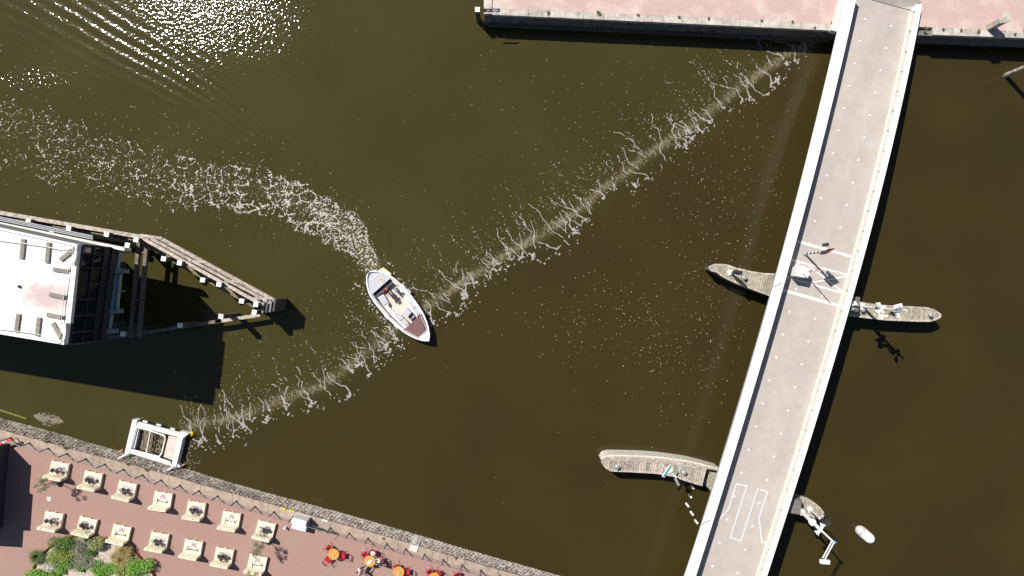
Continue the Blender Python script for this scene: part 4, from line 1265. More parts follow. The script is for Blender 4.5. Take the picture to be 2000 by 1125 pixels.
# radar and loudspeaker mast on the small pier
C = crop(1540, 950, 6.43)
b = W(1555, 990, 1.5)
q = thing('camera_mast', b, 'tall white mast with loudspeakers and long angled arm at lower right', 'mast')
zt = 8.0; t = W(*C(560, 692), zt)
m = MB(); m.tube([b, b.lerp(t, .35)], [.15, .13], 10); m.build('lower_pole', M['white'], q)
m = MB(); m.tube([b.lerp(t, .35), b.lerp(t, .62)], [.14, .12], 10); m.build('middle_pole', M['white'], q)
m = MB(); m.tube([b.lerp(t, .62), t], [.075, .06], 8); m.build('upper_pole', M['white'], q)
for f in (.16, .47):
    p = b.lerp(t, f); m = MB(); m.lathe([(.2, -.12), (.26, -.1), (.26, .1), (.2, .12)], p, 10); m.build('collar', M['white'], q)
p = b.lerp(t, .70)
for sx, (x, y) in enumerate(((425, 500), (372, 575))):
    h = W(*C(x, y), p.z)
    d = (h - p).normalized()
    m = MB(); m.tube([p, h, h + d * .16], [.07, .13, .24], 10); m.build('loudspeaker', M['white'], q)
for k in range(5):
    a_ = math.radians(100 + 32 * k); m = MB(); m.tube([p, p + Vector((math.cos(a_) * .3, math.sin(a_) * .3, .12))], .02, 5); m.build('antenna', M['white'], q)
e = W(*C(445, 905), zt)
n_ = Vector((-(e - t).y, (e - t).x, 0)).normalized() * .085
for s_ in (-1, 1):
    m = MB(); m.tube([t + n_ * s_, e + n_ * s_], .045, 6); m.build('arm', M['white'], q)
m = MB(); m.box(W(*C(455, 945), zt), (0.62, 0.26, 0.22), math.radians(-4)); m.build('camera_head', M['white'], q)
m = MB(); m.box(t + Vector((.12, -.05, 0)), (.16, .12, .14), .6); m.build('end_cap', M['blue'], q)
b2 = W(*C(268, 288), 1.5); t2 = W(*C(395, 402), 3.9)
t2 = Vector((b2.x + .12, b2.y - .06, 4.2))
q = thing('lantern_post', b2, 'slim white post with dark grating on the pale pier stub', 'post')
m = MB(); m.box(b2 + Vector((0, 0, .05)), (.36, .36, .1), .5); m.build('foot', M['white'], q)
m = MB(); m.tube([b2, W(*C(395, 402), 4.4)], .075, 8); m.build('post', M['white'], q)
e1 = W(*C(405, 412), 4.5); e2 = W(*C(515, 478), 6.0)
for k in range(6):
    p = e1.lerp(e2, k / 5); m = MB(); m.tube([p + Vector((-.12, -.12, 0)), p + Vector((.12, .16, 0))], .025, 5); m.build('grating_bar', M['dark'], q)
for s_ in (-1, 1):
    m = MB(); m.tube([e1 + Vector((.12, .14, 0)) * s_, e2 + Vector((.12, .14, 0)) * s_], .03, 5); m.build('grating_frame', M['dark'], q)

# signal mast on the right pier
def px_panel(q, pts, z, name, m_, th=.05):
    mb = MB(); mb.prism([(p.x, p.y) for p in [W(*C(*x), z) for x in pts]], z - th, z); mb.build(name, m_, q)
C = crop(1640, 570, 9.09)
b = W(*C(395, 262), ZP)
q = thing('signal_mast', b, 'white shipping signal mast with tilted panels above the right guide pier', 'mast')
m = MB(); m.box(b + Vector((0, 0, .06)), (.4, .5, .12), 0); m.build('foot', M['white_dirty'], q)
zt = 7.2; t = Vector((b.x + .3, b.y - .12, zt))
m = MB(); m.tube([b, t], [.12, .07], 8); m.build('pole', M['white_dirty'], q)
zm = 4.4
c0 = W(*C(740, 300), zm)
m = MB(); m.tube([W(*C(690, 215), zm), W(*C(735, 460), zm)], .05, 6); m.build('lower_crossarm', M['galv'], q)
for k, pts in enumerate((((645, 200), (720, 188), (735, 255), (690, 280)), ((630, 345), (725, 310), (705, 395)), ((745, 245), (818, 240), (805, 375), (730, 365)), ((705, 395), (780, 398), (765, 492), (690, 480)), ((795, 405), (880, 410), (865, 455), (790, 450)))):
    px_panel(q, pts, zm + .05 * k, 'panel', M['white'] if k in (0, 1) else M['white_dirty'], .22)
zu = 6.8
m = MB(); m.tube([W(*C(1050, 230), zu), W(*C(1050, 450), zu)], .05, 6); m.build('upper_crossarm', M['galv'], q)
for k, pts in enumerate((((960, 245), (1105, 205), (1120, 255), (980, 292)), ((1070, 300), (1130, 285), (1145, 320), (1095, 340)), ((1015, 385), (1055, 375), (1080, 455), (1035, 462)))):
    px_panel(q, pts, zu + .05 * k, 'upper_panel', M['white'] if k != 1 else M['galv'], .2)
R = random.Random(4)
for k in range(9):  # mostly black tubes stand in for the dark shadows among the panels
    a_ = W(*C(R.uniform(850, 960), R.uniform(355, 420)), 5.0 + .1 * k); e_ = W(*C(R.uniform(900, 1030), R.uniform(360, 430)), 5.4 + .1 * k)
    m = MB(); m.tube([a_, e_], .06, 6); m.build('shadow_tube', M['black'] if k % 3 else M['galv'], q)
m = MB(); m.box(W(*C(1040, 342), 6.9), (.14, .12, .14), 0); m.build('blue_light', M['blue'], q)
# floodlights hung outside the girder
b = W(*C(250, 240), 3.3)
q = thing('floodlight', b, 'white twin floodlight bracket fixed outside the right girder', 'floodlight')
for k, pts in enumerate((((185, 200), (230, 185), (250, 240), (205, 260)), ((245, 175), (285, 165), (320, 235), (270, 240)), ((195, 270), (235, 275), (270, 300), (210, 335)))):
    px_panel(q, pts, 3.4 - .12 * k, 'lamp_head', M['white'] if k < 2 else M['steel_paint'], .25)
m = MB(); m.tube([W(*C(190, 235), 3.1), W(*C(345, 250), 3.1)], .07, 6); m.build('bracket', M['galv'], q)
m = MB(); m.tube([W(*C(345, 250), 3.1), W(*C(345, 250), 1.6)], .06, 6); m.build('strut', M['galv'], q)

# ------------------------------------------------------------------ mooring posts in the water
def capped_post(u, v, z, name, label, w=.36):
    p = W(u, v, z)
    q = thing(name, Vector((p.x, p.y, 0)), label, 'mooring post')
    m = MB(); m.box((p.x, p.y, z / 2 - .4), (w * .9, w * .9, z + .8)); m.build('pile', M['timber_dark'], q)
    m = MB(); m.box((p.x, p.y, z + .06), (w, w, .12)); m.build('cap', M['white'], q)
capped_post(932.5, 19.5, 2.1, 'mooring_post', 'square dark pile with white cap beside the quay corner')
b = W(1963.5, 147, 0); q = thing('mooring_pile', b, 'pale round timber pile rising at the right edge', 'mooring post')
m = MB(); m.tube([b - Vector((0, 0, 1)), b + Vector((-.05, -.1, 4.4))], [.19, .17], 12); m.build('pile', M['timber'], q)
m = MB(); m.lathe([(.195, .0), (.2, .12), (.195, .25)], b, 12); m.build('algae_band', M['algae'] if 'algae' in M else M['weed'], q)

# number board on the quay corner
C = crop(920, 0, 18.75)
zb = ZN + 0.7
b = W(*C(760, 470), ZN)
q = thing('number_board', b, 'long dark board with a number and pale arrow at the quay corner', 'sign')
y0 = W(*C(760, 380), zb)
x0 = W(*C(465, 380), zb).x; x1 = W(*C(765, 380), zb).x; x2 = W(*C(1060, 380), zb).x
tilt = Matrix.Rotation(math.radians(38), 3, 'X')
def board(xa, xb, h, name, m_, dz=0.0):
    mb = MB(); c = Vector(((xa + xb) / 2, y0.y, zb)) + (tilt @ Vector((0, 0, dz)))
    mb.box(c, (xb - xa, h, .02), 0, tilt); return mb.build(name, m_, q)
board(x0, x1, .26, 'number_plate', M['plate'] if 'plate' in M else M['black'])
board(x1 + .01, x2, .25, 'arrow_plate', M['black'])
# pale arrow pointing right
mb = MB(); n_ = tilt @ Vector((0, 0, 1)); t_ = tilt @ Vector((0, 1, 0)); cc = Vector((x1, y0.y, zb)) + n_ * .014
L_ = x2 - x1
pts = [(0.02, -.09), (L_ * .5, -.09), (L_ * .5, -.10), (L_ * .95, .0), (L_ * .5, .10), (L_ * .5, .09), (0.02, .09)]
vs = [cc + Vector((x, 0, 0)) + t_ * y for x, y in pts]
mb.add(vs, [tuple(range(len(vs)))]); mb.build('arrow', M['arrow'] if 'arrow' in M else M['galv'], q)
def text_mesh(body, size, loc, rot, m_, parent, name='lettering'):
    cu = bpy.data.curves.new(name, 'FONT'); cu.body = body; cu.size = size; cu.align_x = 'CENTER'; cu.align_y = 'CENTER'; cu.extrude = .003
    cu.materials.append(m_)
    t = bpy.data.objects.new(name, cu); COL.objects.link(t)
    me = bpy.data.meshes.new_from_object(t); bpy.data.objects.remove(t)
    o = bpy.data.objects.new(name, me); COL.objects.link(o); o.parent = parent
    o.location = Vector(loc) - parent_origin(parent); o.rotation_euler = rot
    return o
text_mesh('124', .24, Vector(((x0 + x1) / 2, y0.y, zb)) + n_ * .016, (math.radians(38), 0, 0), M['white'], q)
for x in (650, 925):
    p = W(*C(x, 455), ZN + .02)
    m = MB(); m.tube([p, Vector((p.x - .02, p.y + .05, zb - .05))], .025, 6); m.build('post', M['dark'], q)

# grey stele on the north quay and a stone plate beside it
C = crop(1480, 0, 3.846)
b = W(*C(1748, 205), ZN); q = thing('service_column', b, 'pale grey upright service column standing on the north quay', 'column')
m = MB(); m.box((b.x, b.y, ZN + .7), (.62, .36, 1.4), math.radians(8)); m.build('body', M['conc'], q)
m = MB(); m.box((b.x, b.y, ZN + 1.43), (.66, .40, .06), math.radians(8)); m.build('top_plate', M['timber'], q)
p = W(*C(1870, 130), ZN)
m = MB(); m.box((p.x, p.y, ZN + .004), (.66, .6, .012), math.radians(-5)); tag(m.build('stone_plate', M['conc']), 'square pale stone plate in the pink paving', 'plate')

# ------------------------------------------------------------------ glass pavilion on the old swing bridge
ZR, ZF = 9.9, 6.2
C0 = crop(0, 430, 4.5)
TR = W(*C0(690, 215), ZR); BR = W(*C0(570, 1095), ZR); TL0 = W(*C0(0, 65), ZR); BL0 = W(*C0(0, 1000), ZR)
dT = (TL0 - TR).normalized(); dB = (BL0 - BR).normalized()
TL = TR + dT * 26; BL = BR + dB * 26
def pavilion():
    q = thing('glass_pavilion', Vector(((TR.x + BL.x) / 2, (TR.y + BL.y) / 2, 0)), 'glass restaurant pavilion with white roof raised on old bridge steelwork', 'building')
    m = MB(); m.prism([(p.x, p.y) for p in (TR, TL, BL, BR)], ZR - .35, ZR - .03); roof = m.build('roof', M['roof'], q)
    # parapet edges
    def edge(a, b, w, h, name, mt):
        m = MB(); m.beam(a + Vector((0, 0, h)), b + Vector((0, 0, h)), w, h + .33); m.build(name, mt, roof)
    inx = (BL - TR).normalized()
    ev = (BR - TR).normalized(); eh = dT
    edge(TR + eh * .13 + ev * .07, TL + ev * .07, .14, .10, 'parapet', M['white'])
    edge(BR + eh * .13 - ev * .07, BL - ev * .07, .14, .10, 'parapet', M['white'])
    edge(TR + eh * .06, BR + eh * .06, .12, .12, 'parapet', M['white'])
    a = W(*C0(655, 405), ZR + .2); b = W(*C0(600, 905), ZR + .2)
    m = MB(); m.beam(Vector((a.x, a.y, ZR + .25)), Vector((b.x, b.y, ZR + .25)), .32, .3); m.build('blind_casing', M['white_g'], roof)
    for x, y in ((625, 440), (590, 680), (560, 860)):
        p = W(*C0(x, y), ZR + .1); m = MB(); m.box((p.x + .05, p.y, ZR + .08), (.22, .26, .18), math.radians(-8)); m.build('davit_foot', M['black'], roof)
    # ballast blocks
    blocks = (((203, 165), (185, 340)), ((425, 195), (410, 375)), ((650, 250), (525, 350)), ((465, 432), (590, 450)), ((430, 652), (560, 680)), ((408, 830), (530, 855)),
              ((460, 905), (540, 1045)), ((340, 855), (322, 1020)), ((158, 825), (138, 985)), ((-60, 130), (-75, 300)), ((-50, 790), (-70, 950)))
    for a, b in blocks:
        a = W(*C0(*a), ZR + .1); b = W(*C0(*b), ZR + .1)
        m = MB(); m.beam(Vector((a.x, a.y, ZR + .1)), Vector((b.x, b.y, ZR + .1)), .26, .125); m.build('ballast_block', M['tile'], roof)
    def cable(pts, r=.03):
        path = resample([tuple(W(*C0(*p), ZR + .16)) for p in pts], 60)
        m = MB(); m.tube([(p[0], p[1], ZR + .14) for p in path], r, 5); m.build('cable', M['cable'], roof)
    cable(((-200, 150), (0, 178), (180, 200), (400, 232), (520, 258), (590, 245), (625, 232), (645, 260), (635, 310), (605, 370), (592, 450), (575, 560), (555, 700), (540, 850), (532, 960), (525, 1030), (495, 1072), (470, 1068), (440, 1045), (390, 1020), (330, 1003), (200, 985), (0, 960), (-200, 935)))
    cable(((650, 232), (678, 285), (670, 330), (640, 400), (628, 500), (610, 640), (590, 780), (575, 920), (577, 1000), (560, 1060), (520, 1085), (480, 1070)), .022)
    p = W(*C0(172, 583), ZR); m = MB(); m.lathe([(.09, 0), (.09, .12), (.03, .15)], Vector((p.x, p.y, ZR - .02)), 8); m.build('roof_drain', M['black'], roof)
    # end facade: posts, rails and panes
    n = (BR - TR); L = n.length; e = n.normalized(); out = Vector((-e.y, e.x, 0))
    if out.x < 0: out = -out
    cols = [0.0, .085, .225, .385, .55, .715, .88, 1.0]
    m = MB(); m.prism([(p.x, p.y) for p in (TR - out * .02, BR - out * .02, BR - out * .30, TR - out * .30)], ZF + .05, ZR - .36); fac = m.build('end_facade', M['frame'], q)
    def on(s, z, d): return TR + e * (s * L) + out * d + Vector((0, 0, z - TR.z))
    rws = [(ZF + .95, ZF + 1.95), (ZF + 2.15, ZR - .5)]
    for ci in range(len(cols) - 1):
        s0, s1 = cols[ci] + .012, cols[ci + 1] - .012
        for (z0, z1) in rws:
            m = MB(); m.add([on(s0, z0, .004), on(s1, z0, .004), on(s1, z1, .004), on(s0, z1, .004), on(s0, z0, -.015), on(s1, z0, -.015), on(s1, z1, -.015), on(s0, z1, -.015)],
                            [(0, 1, 2, 3), (7, 6, 5, 4), (0, 4, 5, 1), (1, 5, 6, 2), (2, 6, 7, 3), (3, 7, 4, 0)]); m.build('pane', M['glass'], fac)
    for c in cols:
        m = MB(); a = on(c, ZR - .36, .05); b = on(c, ZF + .05, .05); m.tube([a, b], .07, 4); m.build('mullion', M['frame'], fac)
    for z in (ZF + .85, ZF + 2.05, ZR - .42):
        m = MB(); m.beam(on(0, z + .06, .06), on(1, z + .06, .06), .08, .12); m.build('transom', M['frame'], fac)
    # things seen behind the glass in the sunlit corner
    for s, z, w, mt in ((.05, ZR - .9, .5, 'white_dirty'), (.14, ZR - 1.0, .35, 'inside'), (.05, ZF + 1.5, .4, 'timber'), (.17, ZF + 1.6, .3, 'white_dirty')):
        p = on(s, z, .02); m = MB(); m.box(p, (.03, w, .22), math.atan2(e.y, e.x) + math.pi / 2); m.build('window_reflection', M[mt], fac) if False else None
    # side and rear walls
    m = MB(); m.prism([(p.x, p.y) for p in (TR + ev * .3 + eh * .35, TL + ev * .3, BL - ev * .3, BR - ev * .3 + eh * .35)], ZF, ZR - .4); m.build('glass_hall', M['glass'], q)
    # the old bridge underneath
    m = MB(); m.prism([(p.x, p.y) for p in (TR + out * .12, TL, BL, BR + out * .12)], ZF - .9, ZF); m.build('bridge_floor', M['dark'], q)
    # white side girder with pipes
    a = W(243, 487, 6.1); b = W(-40, 429, 6.1)
    m = MB(); m.beam(a, b, .22, .9); m.build('side_girder', M['white_dirty'], q)
    for k in range(3):
        o = Vector((.0, .26 + .11 * k, -.05)); m = MB(); m.tube([a.lerp(b, .22) + o, b + o], .045, 6); m.build('pipe', M['galv'], q)
    # bracket ends and end truss
    Z = 5.6
    Cc = crop(120, 460, 5.115)
    for (x0, y0, x1, y1) in ((500, 140, 640, 150), (480, 355, 632, 355), (420, 765, 575, 755), (390, 968, 525, 955)):
        for dz, w in ((0, .32), (-.5, .32)):
            m = MB(); m.beam(W(*Cc(x0 - 60, y0), Z) + Vector((0, 0, dz)), W(*Cc(x1, y1), Z) + Vector((0, 0, dz)), w, .06); m.build('bracket_flange', M['steel_paint'], q)
        m = MB(); m.beam(W(*Cc(x0 - 60, y0), Z - .065), W(*Cc(x1, y1), Z - .065), .06, .43); m.build('bracket_web', M['steel_paint'], q)
    for (x0, y0, x1, y1, w) in ((575, 165, 550, 330, .10), (545, 385, 505, 740, .16), (580, 385, 545, 740, .10), (525, 385, 490, 740, .06), (490, 790, 470, 950, .10)):
        m = MB(); m.beam(W(*Cc(x0, y0), Z - .07), W(*Cc(x1, y1), Z - .07), w, .3); m.build('end_chord', M['steel_paint'], q)
    for (x0, y0, x1, y1) in ((555, 170, 495, 245), (485, 240, 525, 325), (525, 395, 462, 560), (462, 560, 495, 700), (470, 785, 415, 845), (412, 850, 460, 935)):
        m = MB(); m.beam(W(*Cc(x0, y0), Z - .1), W(*Cc(x1, y1), Z - .1), .07, .1); m.build('diagonal', M['steel_paint'], q)
    m = MB(); m.beam(W(*Cc(560, 557), Z - .1), W(*Cc(625, 557), Z - .1), .12, .12); m.build('stub', M['steel_paint'], q)
    c = (TR + BL) / 2
    m = MB(); m.lathe([(4.6, -2), (4.6, 4.9), (4.2, 5.2)], Vector((c.x - 3, c.y, 0)), 28); m.build('pivot_pier', M['wall'], q)
    for s in (.2, .8):
        p = on(s, 0, -2.5)
        m = MB(); m.tube([Vector((p.x, p.y, -1)), Vector((p.x, p.y, ZF - .9))], .3, 10); m.build('column', M['timber_dark'], q)
pavilion()

# ------------------------------------------------------------------ timber fendering round the old bridge
def fender():
    C1 = crop(0, 380, 3.308)
    Z = 2.7
    q = thing('timber_fendering', W(*C1(1000, 300), 0), 'long pointed timber fendering with white capped piles round the old bridge', 'fender')
    def bm(a, b, z, w, h, name='fender_beam', mt='timber'):
        m = MB(); m.beam(W(*C1(*a), z), W(*C1(*b), z), w, h); m.build(name, M[mt], q)
    # first leg (towards the left edge)
    bm((-300, 66), (905, 272), Z, .30, .3)
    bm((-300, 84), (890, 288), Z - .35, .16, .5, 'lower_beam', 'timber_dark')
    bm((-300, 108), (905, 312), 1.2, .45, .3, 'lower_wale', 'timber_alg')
    # braces that come out of the shade
    # second leg: three parallel timbers with open joints
    bm((1035, 283), (1772, 684), Z, .26, .3)
    bm((975, 284), (1745, 700), Z - .02, .22, .3)
    bm((900, 272), (1700, 716), Z + .02, .24, .3)
    bm((905, 300), (1650, 720), 1.2, .40, .3, 'lower_wale', 'timber_alg')
    bm((900, 262), (1045, 282), Z + .04, .22, .28)
    for (x, y) in ((985, 290), (1275, 440), (1510, 570), (1690, 680)):
        bm((x - 60, y - 10), (x + 40, y - 32 + 25), Z - .05, .2, .3, 'spacer', 'timber')
    # the point: dark upright timbers
    for k in range(4):
        a = W(*C1(1700 + 24 * k, 690 - 4 * k), Z - .02)
        m = MB(); m.box((a.x, a.y - .42, Z / 2 - .5), (.13, .95, Z + 1.0), math.radians(-8)); m.build('nose_timber', M['timber_dark'] if k % 2 else M['nose'], q)
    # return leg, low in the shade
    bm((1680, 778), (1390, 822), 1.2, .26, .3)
    bm((1430, 815), (870, 902), 1.2, .26, .3, 'fender_beam', 'timber_shade')  # from here the leg's shade is in the timber colour
    bm((870, 902), (640, 935), 1.15, .26, .3, 'fender_beam', 'timber_shade')
    # cross beams, the pavilion's shade put into their colour
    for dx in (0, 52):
        bm((893 + dx, 300), (838 + dx, 925), 2.35, .26, .3, 'cross_beam', 'timber_shade')
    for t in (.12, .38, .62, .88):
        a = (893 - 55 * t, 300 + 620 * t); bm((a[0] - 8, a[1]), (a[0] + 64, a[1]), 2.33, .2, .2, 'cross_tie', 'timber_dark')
    # piles with white caps
    for (x, y) in ((187, 172), (448, 217), (337, 248), (692, 257), (882, 292), (826, 327), (1060, 415), (1163, 442), (1312, 552), (1417, 580), (1563, 688), (1655, 710), (1645, 760), (1430, 787), (1165, 845), (797, 900), (660, 845), (-60, 130)):
        zc = 3.1
        p = W(*C1(x, y), zc)
        m = MB(); m.box((p.x, p.y, zc / 2 - .6), (.32, .32, zc + 1.2), math.radians(-10)); pl = m.build('pile', M['timber_dark'], q)
        m = MB(); m.box((p.x, p.y, zc + .05), (.35, .35, .1), math.radians(-10)); m.build('cap', M['white'], pl)
fender()

# ------------------------------------------------------------------ litter catching platform
def platform():
    C = crop(220, 800, 8.656)
    Z = .55
    q = thing('litter_trap', W(300, 866, 0), 'white floating litter trap with caged basin moored at the stone bank', 'pontoon')
    g = lambda x, y, z=Z: W(*C(x, y), z)
    def bm(a, b, w, h, name, mt='white', z=Z):
        m = MB(); m.beam(g(*a, z), g(*b, z), w, h); m.build(name, M[mt], q)
    bm((375, 175), (240, 745), .36, .9, 'side_float', z=Z + .05)
    bm((1150, 470), (1030, 965), .36, .9, 'side_float', z=Z + .05)
    m = MB(); m.prism([(p.x, p.y) for p in (g(1130, 370), g(1285, 405), g(1175, 490), g(1130, 470))], -.3, Z); m.build('inlet_wing', M['white'], q)
    m = MB(); m.prism([(p.x, p.y) for p in (g(1075, 880), g(1140, 975), g(1030, 985), g(1045, 930))], -.3, Z - .05); m.build('outlet_wing', M['white'], q)
    # slatted walkways: boards one by one
    def boards(a0, a1, b0, b1, n, skew):
        A0, A1, B0, B1 = g(*a0), g(*a1), g(*b0), g(*b1)
        for k in range(n):
            t0, t1 = k / n, (k + .9) / n
            s = skew / n
            c = lambda t: min(1, max(0, t))
            P = [A0.lerp(A1, c(t0 + s)), A0.lerp(A1, c(t1 + s)), B0.lerp(B1, t1), B0.lerp(B1, t0)]
            m = MB(); m.prism([(p.x, p.y) for p in P], Z - .06, Z); m.build('walkway_board', M['white_g'], q)
    boards((400, 195), (1140, 385), (385, 275), (1130, 470), 14, .8)
    boards((300, 655), (1020, 890), (275, 735), (1000, 955), 14, -.8)
    m = MB(); m.prism([(p.x, p.y) for p in (g(390, 190), g(1150, 380), g(1140, 475), g(380, 280))], Z - .4, Z - .062); m.build('walkway_base', M['dark'], q)
    m = MB(); m.prism([(p.x, p.y) for p in (g(295, 650), g(1035, 890), g(1010, 965), g(265, 740))], Z - .4, Z - .062); m.build('walkway_base', M['dark'], q)
    m = MB(); m.prism([(p.x, p.y) for p in (g(390, 280), g(450, 300), g(365, 660), g(300, 640))], Z - .4, Z - .03); m.build('inner_shelf', M['trim_pale'], q)
    # wooden hatch deck, one plank each
    A0, A1, B0, B1 = g(950, 440), g(1125, 480), g(860, 800), g(1040, 870)
    for k in range(9):
        t0, t1 = k / 9, (k + .94) / 9
        P = [A0.lerp(B0, t0), A1.lerp(B1, t0), A1.lerp(B1, t1), A0.lerp(B0, t1)]
        m = MB(); m.prism([(p.x, p.y) for p in P], Z - .05, Z + .005); m.build('hatch_plank', M['hatch'], q)
    # cage frame
    def fr(pts, r=.055, z=Z + .1, name='cage_frame'):
        m = MB(); m.tube([g(*p, z) for p in pts], r, 6); m.build(name, M['white'], q)
    fr(((400, 295), (640, 360), (880, 440))); fr(((300, 675), (570, 740), (800, 800))); fr(((640, 360), (570, 740)), .05)
    fr(((840, 415), (890, 465), (885, 520), (830, 740), (790, 795)), .06); fr(((400, 295), (300, 675)), .05)
    # litter basin
    m = MB(); m.prism([(p.x, p.y) for p in (g(460, 310, .12), g(700, 380, .12), g(645, 725, .12), g(385, 650, .12))], -.2, .13); m.build('litter_raft', M['litter'], q)
    R = random.Random(12); m = MB()
    for _ in range(420):
        t, s = R.random(), R.random()
        a = g(440, 310, .2).lerp(g(890, 440, .2), t); b = g(380, 660, .2).lerp(g(830, 780, .2), t)
        p = a.lerp(b, s)
        if .52 < t < .60: continue
        m.box((p.x, p.y, .10 + R.uniform(0, .08) + (.0 if t < .55 else -.02)), (R.uniform(.03, .09), R.uniform(.02, .06), .04), R.uniform(0, 3))
    o = m.build('litter', M['litter_bits'], q); o['kind'] = 'stuff'
    # fenders on the canal side
    for (x, y) in ((555, 205), (785, 262), (1020, 330)):
        a = g(x - 45, y - 12, .45); b = g(x + 45, y + 14, .45); m = MB(); m.tube([a, a.lerp(b, .1), a.lerp(b, .9), b], [.05, .11, .11, .05], 8); m.build('fender_cushion', M['galv'], q)
    # mooring arms to the bank
    for (a, b) in (((255, 750), (20, 870)), ((1040, 960), (890, 1060))):
        m = MB(); m.tube([g(*a, .6), W(*C(*b), 1.15)], .09, 8); m.build('mooring_arm', M['white'], q)
        p = W(*C(*b), 1.15); m = MB(); m.lathe([(.15, -.15), (.17, .0), (.10, .1)], p, 8); m.build('arm_foot', M['galv'], q)
platform()
p = W(374.5, 848, .12)
m = MB(); m.lathe([(.05, -.2), (.15, -.13), (.19, 0), (.15, .13), (.05, .2)], p, 12)
tag(m.build('marker_float', M['yellow'], smooth_shade=True), 'small round yellow float at the tip of the litter trap', 'float')
m = MB(); m.beam(W(-40, 788, .08), W(52, 818, .08), .13, .2); tag(m.build('boom_timber', M['algae']), 'floating timber covered in yellow green algae at the left edge', 'timber')
for k, (a, b, z) in enumerate((((1617, 71), (1627, 66), .08), ((1508 + 0, 74.5), (1513, 73), .05), ((225, 888), (240, 878), .4), ((346, 917), (361, 906), .25))):
    m = MB(); m.tube([W(*a, z), W(*b, z)], .075 if k == 0 else .055, 6)
    tag(m.build('driftwood', M['drift']), ['reddish driftwood stick in the corner between quay and bridge', 'short pale driftwood piece below the north quay', 'brown stick left of the litter trap on the bank', 'brown stick right of the litter trap at the bank'][k], 'driftwood', 'loose driftwood')

# ------------------------------------------------------------------ people
def skin_person(name, joints, edges, radii, matl, parent=None, root=0, loc=(0, 0, 0), rz=0.0):
    me = bpy.data.meshes.new(name); me.from_pydata([tuple(j) for j in joints], edges, [])
    o = bpy.data.objects.new(name, me); COL.objects.link(o)
    me.materials.append(matl)
    md = o.modifiers.new('Skin', 'SKIN'); md.use_smooth_shade = True
    if not me.skin_vertices:
        me.skin_vertices.new() if hasattr(me.skin_vertices, 'new') else None
    sv = me.skin_vertices[0].data
    for k, r in enumerate(radii):
        sv[k].radius = r if isinstance(r, tuple) else (r, r); sv[k].use_root = (k == root)
    sd = o.modifiers.new('Sub', 'SUBSURF'); sd.levels = 1; sd.render_levels = 1
    o.location = loc; o.rotation_euler = (0, 0, rz)
    if parent is not None: o.parent = parent
    return o

